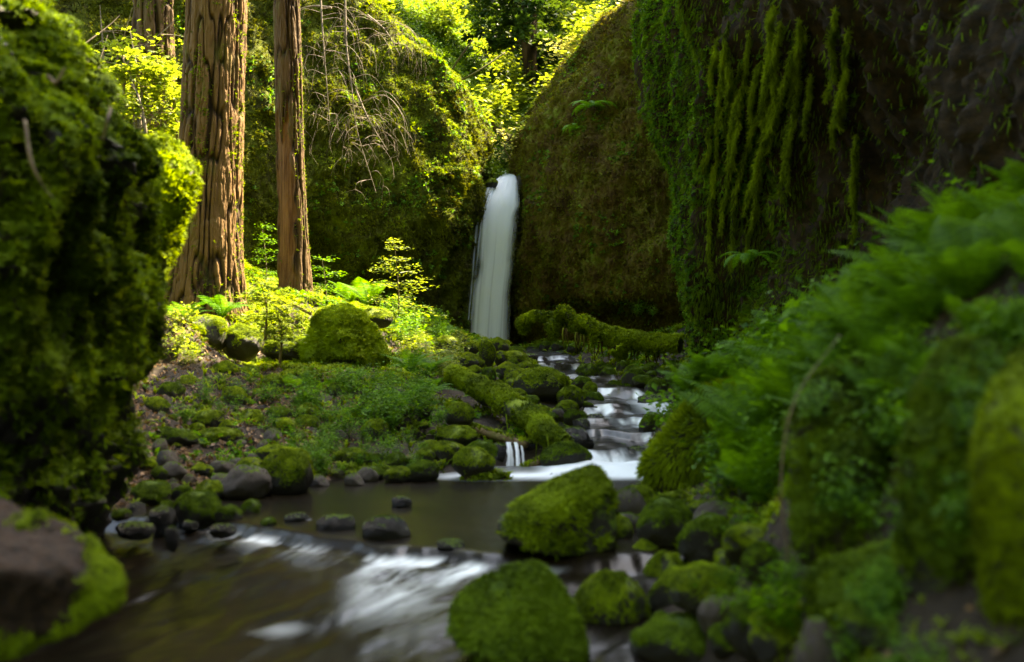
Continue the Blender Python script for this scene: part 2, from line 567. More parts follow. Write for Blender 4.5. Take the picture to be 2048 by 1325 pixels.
# ------------------------------------------------------------------ the ground
W = lambda px, py, d: P(px, py, d)
CT = [W(*a) for a in [
    (700, 900, 9.6), (500, 820, 10.6), (400, 720, 12.3), (420, 615, 14.5), (600, 600, 16), (850, 640, 22), (300, 700, 11.5),
    (300, 860, 9), (250, 600, 15), (850, 840, 10.6), (900, 770, 13), (770, 745, 13), (930, 705, 19.5), (620, 745, 12.5), (700, 810, 11),
    (550, 690, 14), (1060, 760, 15), (1000, 790, 13), (1060, 820, 12), (1000, 720, 18), (950, 900, 10.2), (1080, 880, 10.5), (1300, 750, 16),
    (1360, 740, 16), (1240, 735, 19), (1340, 690, 20), (1400, 760, 14), (1345, 830, 11.3), (800, 905, 9.6), (580, 900, 9.3), (430, 930, 8.8)]]
CT += [np.array(a, float) for a in [
    (0.9, 9, -.25), (-1, 8, -.3), (0, 8, -.3), (0, 6.2, -.35), (-1.5, 6.8, -.35), (-2.1, 6.6, -.3), (-2.0, 6.0, -.4), (-1, 5, -.55), (0, 4, -.6), (-.7, 3, -.6), (-1, 1, -.6), (0, -3, -.7),
    (-2.45, 7.8, .04), (-1.7, 8.7, .05), (-.9, 9.1, .05), (-.3, 9.55, .05), (-3, 7.2, .05), (1.3, 8.5, .12), (1.7, 8.6, .4), (2.4, 8, 1.0), (3, 8, 1.3), (3, 11, 1.0), (2.2, 11, .75),
    (1.0, 7.4, .0), (1.5, 7.2, .25), (2.3, 6.6, 1.0), (.75, 6.3, -.1), (.65, 5, -.15), (1, 4.3, .05), (1.3, 5.4, .12), (1.25, 4.2, .35), (1.5, 4.2, .95),
    (1.9, 4.4, 1.4), (1.7, 5.4, .9), (1.45, 3.4, .8), (1.7, 3.3, 1.2), (1.05, 3.4, .15), (2.5, 4, 1.8), (3.3, 5, 2.3), (.9, 2.4, .1), (1.4, 2.4, .7), (2.2, 1.5, 1.3), (1, 0, .2), (2.5, -2, 1.2),
    (.2, 4.4, -.35), (.4, 3.4, -.35), (-2, 5.5, -.45), (-2.2, 4.2, -.42), (-2.3, 3, -.35), (-1.6, 3.4, -.45), (-3.2, 3.4, .5), (-4, 5, .6), (-5, 8, 1.2), (-7, 10, 2.4), (-8, 5, 3), (-8, 0, 3.5), (-3, 0, .6), (-3, -3, .8),
    (-6, 15, 2.5), (-8.5, 20, 4.5), (-5, 21, 2.3), (-2, 24.5, 1.25), (2, 24, 1.0), (4, 21, 1.5), (5, 16, 1.6), (5, 10, 2), (6, 4, 3), (6, -3, 3), (-8, -4, 4), (-4, 12, 1.4)]]
CT = np.array(CT)
CT[:, 2] = np.where((CT[:, 2] < -.2) & (CT[:, 1] < 8.9), CT[:, 2] - .3, CT[:, 2])


def _U(r2):
    return 0.5 * r2 * np.log(r2 + 1e-9)


def _tps(C, lam=0.003):
    n = len(C)
    d2 = ((C[:, None, :2] - C[None, :, :2]) ** 2).sum(-1)
    A = np.zeros((n + 3, n + 3))
    A[:n, :n] = _U(d2) + lam * np.eye(n) * 10
    A[:n, n] = 1
    A[:n, n + 1:] = C[:, :2]
    A[n:, :n] = A[:n, n:].T
    b = np.zeros(n + 3)
    b[:n] = C[:, 2]
    return np.linalg.solve(A, b)


_TW = _tps(CT)

# stream: y, left x, right x
SY = np.array([8.7, 9.4, 10, 11, 12, 13, 14, 15, 17, 18.5, 20, 22, 24.5])
SL = np.array([.35, .50, .74, .80, .90, 1.10, 1.15, 1.18, .95, .62, .55, .1, -1.0])
SR = np.array([1.0, 1.10, 1.30, 1.50, 1.62, 2.05, 1.95, 1.75, 1.65, 1.35, 1.20, 1.0, .2])
ZS_Y = np.array([8.6, 9.4, 9.9, 10.3, 11.05, 11.2, 11.85, 12.0, 12.65, 13.0, 13.9, 14.4, 16.4, 16.9, 18.3, 18.9, 19.9, 20.3, 22, 25])
ZS_Z = np.array([0, .012, .035, .13, .135, .20, .205, .265, .27, .36, .365, .49, .50, .56, .60, .70, .73, .80, .86, .95])


def stream_z(y):
    return np.interp(y, ZS_Y, ZS_Z)


def ground_z(x, y, detail=True):
    x = np.atleast_1d(np.asarray(x, float)).ravel()
    y = np.atleast_1d(np.asarray(y, float)).ravel()
    z = np.full(len(x), _TW[-3])
    z += _TW[-2] * x + _TW[-1] * y
    for k in range(len(CT)):
        z += _TW[k] * _U((x - CT[k, 0]) ** 2 + (y - CT[k, 1]) ** 2)
    z = np.clip(z, -0.9, 6)
    if detail:
        p = np.stack([x, y, 0 * x], 1)
        z += (0.05 * fbm(p * 1.7, 4, 5) + 0.02 * fbm(p * 9, 3, 8)) * smooth(-0.25, 0.15, z)
        lb = smooth(-1.6, -2.2, x) * smooth(8.2, 9.2, y) * smooth(22, 18, y)
        z += lb * (.06 * ridged(p * 2.3, 3, 61) + .05 * ridged(p * 6, 2, 66))
        z -= 0.09 * smooth(-1.6, -1.0, x) * smooth(9.6, 10.4, y) * smooth(3.2, 2.6, x)
    m = y > 8.7
    xl, xr, zw = np.interp(y, SY, SL), np.interp(y, SY, SR), stream_z(y)
    ins = np.maximum(xl - x, x - xr)                     # <0 inside the bed
    carve = zw - 0.12 + 0.35 * smooth(-0.05, 0.55, ins) + np.clip(ins, 0, 9) * 1.0
    z = np.where(m & (ins < 0.6), np.minimum(z, carve), z)
    z = np.where(m & (ins > 0.0) & (ins < 0.8), np.maximum(z, zw - 0.1 + 0.25 * ins), z)
    if detail:
        z -= 0.26 * np.exp(-((x - .03) / .24) ** 4 - ((y - 9.7) / .62) ** 4)
    return z


def hit(px, py, dmin=2.2, dmax=27):
    """where the sight line through a pixel meets the ground (or the water)"""
    d = np.linspace(dmin, dmax, 1200)
    q = np.array([P(px, py, k) for k in (1.0,)])[0]
    x = (px - 1024) / F * d
    z = ZC - (py - 662) / F * d
    g = ground_z(x, d, False)
    lvl = np.where(d < 5.9, -0.22, 0.0)
    g = np.maximum(g, np.where(d < 9, lvl, -9))
    i = np.argmax(z < g)
    if z[i] >= g[i]:
        i = len(d) - 1
    return np.array([x[i], d[i], z[i]])


gx = np.linspace(-9.5, 7.5, 330)
gy = np.concatenate([np.linspace(-7, 2.5, 60), np.linspace(2.55, 27, 560)])
GX, GY = np.meshgrid(gx, gy)
GZ = ground_z(GX, GY).reshape(GX.shape)
GV = np.stack([GX, GY, GZ], -1).reshape(-1, 3)
GF = grid_faces(len(gy), len(gx))
tag(link('ground', mesh('ground', GV, [GF], M['soil'])), kind='structure')

# ------------------------------------------------------------------ the water
def lip_y(x):
    return np.interp(x, [-3.2, -2.2, -1.9, -1.35, -.9, -.4, .0, .4], [7.0, 6.95, 6.75, 6.35, 6.1, 5.85, 5.75, 5.7])


x_ = np.linspace(-3.6, 1.6, 230)
y_ = np.concatenate([np.linspace(-5, 2.6, 40), np.linspace(2.63, 9.6, 330)])
X, Y = np.meshgrid(x_, y_)
x, y = X.ravel(), Y.ravel()
p3 = np.stack([x, y, 0 * x], 1)
d = lip_y(x) + 0.16 * fbm(p3 * [2.6, 0.5, 1], 4, 3, .65) - y       # >0 downstream of the lip
z = -0.075 * smooth(-0.12, 0.18, d) - 0.145 * smooth(0.1, 1.8, d)
wq = .22 * fbm(p3 * 1.1, 3, 88)
flow = np.stack([x * 1.0 - 0.75 * y + wq, (y + .6 * x) * 0.26, 0 * x], 1)        # streaks run down-left
z += 0.022 * fbm(flow * [4, 6, 1], 4, 21) * smooth(0.0, 0.5, d)
z += 0.025 * np.exp(-((d - 0.25) / 0.12) ** 2) * (0.5 + fbm(p3 * 3, 2, 9))
z += 0.006 * fbm(p3 * 1.5, 2, 2)
st = fbm(flow * [6.0, 5.0, 1], 5, 31, .62) + .35 * fbm(p3 * 1.6, 2, 35)
centre = 1.15 * np.exp(-np.abs((x + 0.50) / 0.62) ** 3) * 1.0 + np.exp(-((x + 1.55) / 0.42) ** 2) * 1.0
foam = smooth(0.0, 0.12, d) * np.exp(-np.clip(d - 0.12, 0, 9) / (0.09 + 0.30 * np.exp(-((x + 0.60) / 0.50) ** 2))) * centre * np.clip(0.50 + 2.0 * st, 0, 2)
foam *= 1 - .75 * np.exp(-((x + 1.05) / .16) ** 2)
foam += 0.9 * smooth(0.1, 0.4, d) * np.exp(-((x + 0.35 + 0.45 * d) / 0.26) ** 2) * np.exp(-np.clip(d - .2, 0, 9) / .26) * smooth(-.1, .7, st)
foam += 0.3 * np.exp(-((x + 1.15) / .13) ** 2 - ((y - 4.95) / .08) ** 2)
thin = smooth(-0.15, 0.05, d) * smooth(0.4, 0.12, st) * 0.05
# the race from the last cascade spreading over the pool
u = (y - 8.95)
foam += 0.95 * np.exp(-((y - (8.98 + .04 * (x - .6))) / 0.22) ** 2) * smooth(-1.15, 0.25, x) * (0.85 + .4 * st)
foam += 0.8 * smooth(9.0, 9.3, y) * smooth(.15, .5, x) * smooth(1.45, 1.1, x)
foam += 0.16 * smooth(8.3, 9.2, y) * smooth(-1.5, .2, x) + 0.25 * np.exp(-((y - 7.0 - .1 * x) / .06) ** 2) * smooth(.1, .4, st) + thin
foam = np.clip(foam * 1.15 - .08, 0, 0.95)
z += 0.05 * smooth(8.85, 9.4, y) * smooth(.2, .6, x) * (1 + .6 * fbm(p3 * 4, 2, 77))
tag(link('water', mesh('water', np.stack([x, y, z], 1), [grid_faces(len(y_), len(x_))], M['water'], True, {'foam': foam})), kind='structure')

ys = np.concatenate([np.linspace(9.0, 15, 420), np.linspace(15.02, 25, 220)])
us = np.linspace(-0.12, 1.12, 46)
U, Y = np.meshgrid(us, ys)
xl, xr = np.interp(Y, SY, SL), np.interp(Y, SY, SR)
X = xl + (xr - xl) * U
x, y = X.ravel(), Y.ravel()
p3 = np.stack([x, y, 0 * x], 1)
yy = y + 0.34 * fbm(p3 * [1.7, .5, 1], 3, 44) + .55 * (x - (xl + xr).ravel() / 2) * np.sin(y * 2.3 + 1) + .06 * np.sin(x * 9 + y * 3)
z = stream_z(yy)
slope = (stream_z(yy + 0.06) - stream_z(yy - 0.06)) / 0.12
below = (stream_z(yy + 0.28) - stream_z(yy)) / 0.28
sn = fbm(p3 * [9, 1.3, 1], 4, 61)
z = z + 0.055 * fbm(p3 * [3, 1.8, 1], 3, 52) + 0.02 * slope * sn
side = smooth(-.12, .22, fbm(p3 * [3.2, 1.3, 1], 3, 91))
foam = (3.2 * np.clip(slope - 0.06, 0, .5) * (0.5 + 1.6 * sn) + 1.6 * np.clip(below - .08, 0, .4) * (.6 + 2.2 * sn)) * (.05 + 1.0 * side)
foam += 0.8 * smooth(10.15, 9.7, y) * (0.7 + .8 * sn)
foam += 0.55 * np.exp(-((y - 13.2) / .5) ** 2) * smooth(1.45, 1.75, x)
foam = np.clip(foam + 0.015 + .05 * sn, 0, 0.95)
tag(link('stream', mesh('stream', np.stack([x, y, z - .02], 1), [grid_faces(len(ys), len(us))], M['water'], True, {'foam': foam})), kind='structure')


def water_sheet(rows, n, m, seed, bow=0.10, gain=1.25):
    """rows: (px_left, px_right, py, d) -> curved sheet of falling threads"""
    r = curve(np.array(rows, float), n)
    u = np.linspace(0, 1, m)
    px = r[:, :1] + (r[:, 1:2] - r[:, :1]) * u[None]
    py = np.repeat(r[:, 2:3], m, 1)
    dd = np.repeat(r[:, 3:4], m, 1) - bow * (1 - (2 * u[None] - 1) ** 2)
    G = np.stack([(px - 1024) / F * dd, dd, ZC - (py - 662) / F * dd], -1)
    q = np.stack([u[None].repeat(n, 0) * 1.0, r[:, 2:3].repeat(m, 1) / 900, 0 * px], -1).reshape(-1, 3)
    s = fbm(q * [9, .9, 1], 4, seed)
    s2 = fbm(q * [30, 1.2, 1], 3, seed + 5)
    G[..., 1] -= (0.03 * s).reshape(n, m)
    vfade = (1.15 - .5 * smooth(0, 1, np.linspace(0, 1, n)))[:, None].repeat(m, 1).ravel()
    ue = u[None].repeat(n, 0) + .10 * fbm(np.stack([np.linspace(0, 7, n)[:, None].repeat(m, 1).ravel(), np.round(u[None].repeat(n, 0).ravel()) * 5, 0 * px.ravel()], 1), 3, seed + 9).reshape(n, m)
    edge = (smooth(.02, .22, ue) * smooth(.98, .72, ue)).ravel()
    a = np.clip(edge * (gain * vfade + 0.7 * s + .16 * s2), 0, 1)
    return G.reshape(-1, 3), grid_faces(n, m), a


rt = link('waterfall', None, loc=P(975, 690, 25.2))
tag(rt, 'tall silky white waterfall dropping between two moss covered cliffs into the stream', 'waterfall')
inv = -np.array(rt.location)


def sheet_part(name, *a, **k):
    V, Fq, al = water_sheet(*a, **k)
    return link(name, mesh(name, V + inv, [Fq], M['fall'], True, {'dens': al}), rt)


MAINROWS = [(1003, 1028, 340, 27.6), (998, 1034, 350, 26.6), (984, 1038, 366, 25.9), (966, 1040, 398, 25.35), (955, 1038, 450, 25.1), (950, 1032, 520, 25.0), (941, 1025, 600, 24.9), (934, 1020, 700, 24.8)]
sheet_part('main_sheet', MAINROWS, 120, 70, 5, gain=1.55)
sheet_part('back_sheet', [(a + 2, b - 1, c, d_ + .12) for a, b, c, d_ in MAINROWS], 120, 60, 15, gain=.8)
sheet_part('side_veil', [(970, 990, 375, 25.3), (952, 972, 420, 25.0), (943, 962, 480, 24.9), (937, 954, 560, 24.8), (930, 946, 640, 24.7)], 90, 24, 23, bow=.02, gain=.3)

# small side spill under the log
rt2 = link('small_waterfall', None, loc=hit(1035, 935))
tag(rt2, 'thin threads of water spilling under the brown stick into the pool', 'small waterfall')
for k, rows in enumerate([[(1010, 1024, 884, 10.25), (1012, 1028, 905, 10.0), (1010, 1030, 940, 9.75)], [(1026, 1036, 884, 10.25), (1030, 1040, 905, 10.0), (1030, 1044, 936, 9.7)], [(1040, 1046, 888, 10.25), (1043, 1049, 910, 10.0), (1044, 1052, 938, 9.75)]]):
    V, Fq, al = water_sheet(rows, 40, 20, 40 + k, bow=.02, gain=.75)
    link('thread', mesh('thread', V - np.array(rt2.location), [Fq], M['fall'], True, {'dens': al}), rt2)

# ------------------------------------------------------------------ cliffs
def loft(ctrl, nr, nc):
    c = np.array(ctrl, float)          # rows, cols, 3
    g = curve(c, nr)
    return curve(g.transpose(1, 0, 2), nc).transpose(1, 0, 2)


def cliff(name, ctrl, nr, nc, disp, mat, flip=False):
    G = loft(ctrl, nr, nc)
    N = grid_normals(G)
    if flip:
        N = -N
    p = G.reshape(-1, 3)
    h = disp(p, N.reshape(-1, 3))
    V = p + N.reshape(-1, 3) * h[:, None]
    Fq = grid_faces(nr, nc)
    if flip:
        Fq = Fq[:, ::-1]
    o = link(name, mesh(name, V, [Fq], mat))
    tag(o, kind='structure')
    G2 = V.reshape(nr, nc, 3)
    N2 = grid_normals(G2)
    if flip:
        N2 = -N2
    return V, Fq, N2.reshape(-1, 3), h


def face_rows(cols, bulge, ts=(-.12, 0, .12, .3, .5, .7, .88, 1.0)):
    """cols: ((px,py,d) crest, (px,py,d) base) -> rows from below the base over the crest and back"""
    rows = []
    for tt in ts:
        r = []
        for (c, b) in cols:
            C, B = P(*c), P(*b)
            q = B + (C - B) * tt
            if 0 < tt:
                q = q + np.array([0, -bulge, 0]) * sin(pi * min(1, tt) ** 1.0)
            r.append(q)
        rows.append(r)
    rows.append([P(*c) + np.array([0, .7, .30]) for c, b in cols])
    rows.append([P(*c) + np.array([0, 2.2, .9]) for c, b in cols])
    rows.append([P(*c) + np.array([0, 5.0, 1.2]) for c, b in cols])
    return rows


LEFT = [((992, 362, 28.6), (985, 700, 28)), ((972, 350, 27.0), (948, 690, 26.6)), ((952, 292, 25.6), (918, 684, 25.1)), ((930, 225, 25), (880, 665, 24.2)), ((872, 155, 25), (800, 640, 23.6)), ((800, 92, 25), (720, 630, 23.2)),
        ((738, 34, 25), (640, 615, 23)), ((650, -40, 25), (560, 610, 22.6)), ((500, -130, 25), (450, 605, 22)), ((300, -180, 24.5), (300, 600, 21.5)), ((0, -260, 24), (0, 600, 21)), ((-500, -400, 22), (-300, 600, 18))]


def disp_l(p, n):
    return 0.38 * fbm(p * [.6, .6, .5], 4, 100) + 0.22 * ridged(p * [1.5, 1.5, .9], 4, 104) + 0.05 * fbm(p * 7, 3, 108)


LV, LF, LN, LH = cliff('cliff_left', [list(reversed(r)) for r in face_rows(LEFT, 0.7)], 300, 460, disp_l, M['cliff_moss'], flip=False)
RIGHT = [((1000, 372, 28.5), (998, 700, 28.5)), ((1022, 352, 27.5), (1020, 700, 27.5)), ((1036, 345, 26), (1040, 690, 26.3)), ((1052, 300, 25.2), (1080, 672, 25)), ((1110, 200, 24.8), (1140, 662, 23.8)), ((1180, 130, 24.4), (1220, 655, 22.8)),
         ((1250, 58, 24), (1300, 655, 22.2)), ((1312, -5, 23.5), (1380, 655, 21.6)), ((1400, -120, 22.5), (1480, 655, 20.5)), ((1520, -230, 21), (1620, 655, 19)), ((1800, -350, 19.5), (1900, 700, 17.5))]


def disp_r(p, n):
    under = -0.9 * smooth(2.3, 1.2, p[:, 2]) * smooth(0.2, 1.2, p[:, 0])
    return 0.45 * fbm(p * [.7, .7, .45], 5, 200, .55) + 0.20 * ridged(p * [1.8, 1.8, .8], 4, 204) + .16 * np.floor(3.5 * (fbm(p * [.8, .8, 1.2], 4, 222, .6) + 1)) / 3.5 - .20 + 0.05 * fbm(p * 7, 3, 208) + under


RV, RF, RN, RH = cliff('cliff_right', [list(reversed(r)) for r in face_rows(RIGHT, 0.8)], 300, 380, disp_r, M['cliff_brown'], flip=True)

# the near wall on the right: plan line from behind the far corner on behind the camera to block sky light
plan = [(4.6, 19.5), (3.0, 18.0), (2.42, 15.6), (2.62, 14.0), (3.0, 12.3), (3.35, 10.2), (3.5, 8.3), (3.6, 6.5), (3.8, 4), (4.2, 0), (4.6, -6)]
tops = [11.2, 11.4, 11.2, 10.4, 10.3, 12.5, 13, 13, 13, 13, 13]  # unseen heights shaped to shade the pool and let sun reach the left bank
rows = []
for tt, lean in ((-.08, .35), (0, .3), (.08, .28), (.2, .15), (.35, .05), (.5, 0), (.7, .05), (.9, .25), (1.0, .6), (1.04, 1.6), (1.06, 4.5)):
    r = []
    for (x0, y0), zt in zip(plan, tops):
        fr = smooth(12, 15, np.array(float(y0)))
        r.append([x0 + lean + (0.0 if tt > .6 else fr * (0.35 - tt) * .9), y0, 0.6 + tt * (zt - 0.6)])
    rows.append(r)


def disp_n(p, n):
    q = p * [1, 1, .42]
    crag = .30 * np.floor(4.2 * (fbm(q * 1.5, 5, 320, .6) + 1)) / 4.2 + .05 * ridged(p * [3.2, 3.2, 2.0], 3, 324)
    cave = crag * smooth(13.5, 12, p[:, 1]) - 0.75 * np.exp(-((p[:, 1] - 11.0) / 1.5) ** 2 - ((p[:, 2] - 2.6) / 1.2) ** 2) - 0.5 * np.exp(-((p[:, 1] - 9.3) / 1.0) ** 2 - ((p[:, 2] - 3.4) / .8) ** 2)
    rib = 0.55 * np.exp(-((p[:, 1] - 13.0 + .25 * (p[:, 2] - 3)) / .33) ** 2) * smooth(.9, 1.8, p[:, 2])
    return 0.60 * fbm(q * .9, 6, 300, .6) + 0.20 * ridged(q * 1.7, 4, 304) + 0.06 * fbm(p * 6, 3, 308) + cave + rib


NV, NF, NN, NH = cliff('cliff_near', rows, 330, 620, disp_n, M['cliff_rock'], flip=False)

# ------------------------------------------------------------------ the gully and slopes behind, unseen light-blocking ring around
def hill_z(x, y):
    xc = np.interp(y, [25, 30, 45, 70], [-.2, .0, .6, 1.5])
    fl = np.interp(y, [25.5, 26.8, 30, 40, 55, 75, 100], [5.0, 5.1, 7.0, 11.5, 20.5, 36, 58])
    a = np.abs(x - xc)
    z = fl + 1.15 * np.sqrt(a * a + .25) - .5
    p = np.stack([x, y, 0 * x], 1)
    return z + (.5 * fbm(p * .5, 4, 400) + .12 * fbm(p * 3, 3, 404)) * smooth(.2, 2, a + (y - 27) * .2)


x_ = np.linspace(-34, 34, 260)
y_ = np.linspace(26.4, 100, 280)
X, Y = np.meshgrid(x_, y_)
HZ = hill_z(X.ravel(), Y.ravel())
HZ = np.minimum(HZ, 60)
HV = np.stack([X.ravel(), Y.ravel(), HZ], 1)
HF = grid_faces(len(y_), len(x_))
M['slope'] = moss_mat('slope_ground', [(0.012, 0.012, 0.004), (0.03, 0.035, 0.006), (0.05, 0.075, 0.008), (0.09, 0.13, 0.012)], 1.1, 0.9)
tag(link('slope', mesh('slope', HV, [HF], M['slope'])), kind='structure')
# unseen hillside ring left, right and behind, added steep to block low sky light
a_ = np.linspace(0, 2 * pi, 181)
r_ = np.linspace(0, 1, 40)
A, R = np.meshgrid(a_, r_)
rad = 12 + 40 * R
hx, hy = np.cos(A) * rad * .9, 4 + np.sin(A) * rad
hz = 3.0 + 70 * R ** 1.0 + 1.0 * fbm(np.stack([hx, hy, 0 * hx], -1).reshape(-1, 3) * .2, 4, 500).reshape(A.shape)
keep = (hy[:-1, :-1] < 12 - .25 * np.abs(hx[:-1, :-1])) & (hy[1:, 1:] < 12 - .25 * np.abs(hx[1:, 1:]))
hf = grid_faces(40, 181).reshape(39, 180, 4)[keep].reshape(-1, 4)
tag(link('shade_hills', mesh('shade_hills', np.stack([hx, hy, hz], -1).reshape(-1, 3), [hf], M['slope'])), kind='structure')

# ------------------------------------------------------------------ moss and leaves covering the cliffs (uncountable)
def hang_axis(n, down=0.9, out=0.8):
    return n * out + np.array([0, 0, -down])


def stuff(name, parts, mat):
    B = Bag()
    for V, Fs, T in parts:
        B.add(V, Fs, T)
    o = link(name, B.mesh(name, mat, False))
    return tag(o, kind='stuff')


def visible_mask(V):
    near = smooth(3.5, 7.5, V[:, 1])
    px = V[:, 0] / np.maximum(V[:, 1], .1) * F + 1024
    py = 662 - (V[:, 2] - ZC) / np.maximum(V[:, 1], .1) * F
    return ((px > -120) & (px < 2170) & (py > -120) & (py < 1420)).astype(float) * near + 0.004


def moss_cover(V, Fq, N, H, n, size, seed, mask=None, down=.9, tmpl=None, hscale=1.6):
    rng = np.random.default_rng(seed)
    dens = visible_mask(V) * (0.25 + smooth(-.3, .5, fbm(V * 1.3, 3, seed)))
    if mask is not None:
        dens = dens * mask
    p, nn = sample(V, Fq, n, rng, dens)
    up = np.clip(nn[:, 2], 0, 1)
    ax = nn * .8 + np.array([0, 0, 1.0]) * (up[:, None] * 1.2 - down * (1 - up[:, None]))
    t = np.clip(.45 + .5 * fbm(p * 2.2, 3, seed + 9) + .18 * rng.normal(size=n), 0, 1)
    s = size * (.5 + rng.random(n))
    sc = np.stack([s, s, s * hscale], 1)
    return bake(tmpl or TUFT, p, frames(ax, rng), sc, t)


stuff('moss', [moss_cover(LV, LF, LN, LH, 56000, .058, 1001)], M['tuft_cliff'])
stuff('moss', [moss_cover(LV, LF, LN, LH, 13000, .065, 1007, smooth(.35, .8, LN[:, 2]) * (LV[:, 2] > 3.5) * smooth(-5.5, -3, LV[:, 0]))], M['tuft'])  # brighter tuft colour on the crest paints the sunlit ridge
stuff('moss', [moss_cover(RV, RF, RN, RH, 42000, .055, 1003)], M['tuft_brown'])
ribm = smooth(14.6, 13.6, NV[:, 1]) * smooth(11.9, 12.7, NV[:, 1])
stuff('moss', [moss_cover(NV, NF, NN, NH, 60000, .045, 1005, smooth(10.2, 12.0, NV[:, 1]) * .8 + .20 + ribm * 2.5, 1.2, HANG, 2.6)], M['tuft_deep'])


def leaf_cover(V, Fq, n, size, seed, mask, thr=0.0):
    rng = np.random.default_rng(seed)
    dens = visible_mask(V) * mask * smooth(thr, thr + .35, fbm(V * 1.1, 4, seed))
    p, nn = sample(V, Fq, n, rng, dens)
    p = p + nn * .03
    ax = nn * .6 + np.array([0, 0, .8])
    return bake(SPRIG, p, frames(ax, rng), size * (.6 + .8 * rng.random(n)), np.clip(.5 + .25 * rng.normal(size=n), 0, 1))


sun_ridge = smooth(0.6, -.4, LV[:, 2] * 0 + 1) * 0
topL = np.clip(LN[:, 2], 0, 1)
stuff('ivy', [leaf_cover(LV, LF, 5200, .10, 1101, .4 + 2.2 * topL * (LV[:, 2] > 4), .0)], M['leaf'])
stuff('ivy', [leaf_cover(RV, RF, 2200, .09, 1103, .5 + 1.2 * np.clip(RN[:, 2], 0, 1), .05)], M['leaf'])
stuff('ivy', [leaf_cover(NV, NF, 26000, .062, 1105, smooth(11.8, 13.0, NV[:, 1]) * 1.0 + .012, -.45)], M['leaf'])

# leafy undergrowth that coats the gully sides
rng = np.random.default_rng(77)
wv = visible_mask(HV) * smooth(75, 40, HV[:, 1]) * smooth(10, 4, np.abs(HV[:, 0]))
p, nn = sample(HV, HF, 42000, rng, wv)
DIA = (np.array([[0, 0, 0], [-.3, .5, .06], [.3, .5, .06], [0, 1, -.04]]), [np.array([[0, 2, 1], [1, 2, 3]])])
CL = leaf_clump(10, DIA, _r, 1.0, .42, .7)
p[:, 2] += .12 + .3 * rng.random(len(p)) ** 2
V, Fs, T = bake(CL, p, frames(nn * .4 + [0, 0, 1.0], rng), .13 + .13 * rng.random(len(p)) + .003 * (p[:, 1] - 26), np.clip(.5 + .3 * rng.normal(size=len(p)), 0, 1))
tag(link('undergrowth', mesh('undergrowth', V, Fs, M['under'], False, {'tint': T})), kind='stuff')

# ------------------------------------------------------------------ boulders
def ico(sub):
    import bmesh
    bm = bmesh.new()
    bmesh.ops.create_icosphere(bm, subdivisions=sub, radius=1.0)
    V = np.array([v.co[:] for v in bm.verts])
    Fc = np.array([[v.index for v in f.verts] for f in bm.faces])
    bm.free()
    return V, Fc


ICO4, ICO5, ICO6 = ico(4), ico(5), ico(6)


def rock_shape(seed, base=None, amp=.22, cuts=5, sc=(1, 1, .8), lump=0.05):
    V, Fc = base or ICO4
    rng = np.random.default_rng(seed)
    V = V.copy()
    for k in range(cuts):                      # flats, softened
        n = rng.normal(size=3)
        n /= np.linalg.norm(n)
        dd = .62 + .3 * rng.random()
        s = V @ n - dd
        V = V - np.outer(np.clip(s, 0, None) * .62, n)
    V = V * (1 + amp * fbm(V * 1.1 + seed * 3.1, 3, seed))[:, None]
    V = V * (1 + lump * fbm(V * 4.5 + seed, 4, seed + 50))[:, None]
    return V * np.array(sc), Fc


def rock_moss(V, Fc, seed, n, size, lo=-.15, tmpl=None, hs=1.2, down=0.8, patch=.0):
    rng = np.random.default_rng(seed + 900)
    N = vert_normals(V, Fc)
    dens = smooth(lo, lo + .5, N[:, 2] + .5 * fbm(V * 2.2, 3, seed)) * smooth(patch - .5, patch - .1, fbm(V * 1.6, 3, seed + 4))
    p, nn = sample(V, Fc, n, rng, dens)
    up = np.clip(nn[:, 2:3], 0, 1)
    ax = nn * .8 + np.array([0, 0, 1.0]) * (.6 * up - down * (1 - up) * .6)
    s = size * (.5 + rng.random(n))
    t = np.clip(.45 + .55 * fbm(p * 2.6, 3, seed + 7) + .15 * rng.normal(size=n), 0, 1)
    return bake(tmpl or TUFT, p, frames(ax, rng), np.stack([s, s, s * hs], 1), t)


ROCKS = []
KIND = {}


def make_kind(key, seed, sc, amp, cuts, rm, tm, n, size, lo):
    V, Fc = rock_shape(seed, ICO4, amp, cuts, sc)
    me = mesh('mossy_boulder', V, [Fc], M[rm])
    mm = None
    if n:
        mv, mf, mt = rock_moss(V, Fc, seed, n, size, lo)
        mm = mesh('moss', mv, mf, M[tm], False, {'tint': mt})
    KIND[key] = (me, mm)


for k in range(5):
    make_kind(('bright', k), 20 + k, (1, .9, .78), .22, 4, 'boulder_moss', 'tuft', 2600, .058, .0)
    make_kind(('deep', k), 40 + k, (1, .9, .72), .22, 5, 'boulder_deep', 'tuft_deep', 2300, .058, .1)
for k in range(3):
    make_kind(('wet', k), 60 + k, (1, .85, .6), .25, 7, 'boulder_wet', 'tuft_deep', 120, .05, .75)
    make_kind(('grey', k), 70 + k, (1, .85, .6), .22, 6, 'boulder_grey', 'tuft_deep', 160, .05, .7)
for k in range(2):
    make_kind(('tall', k), 80 + k, (.8, .7, 1.25), .2, 6, 'boulder_moss', 'tuft', 1500, .075, -.4)


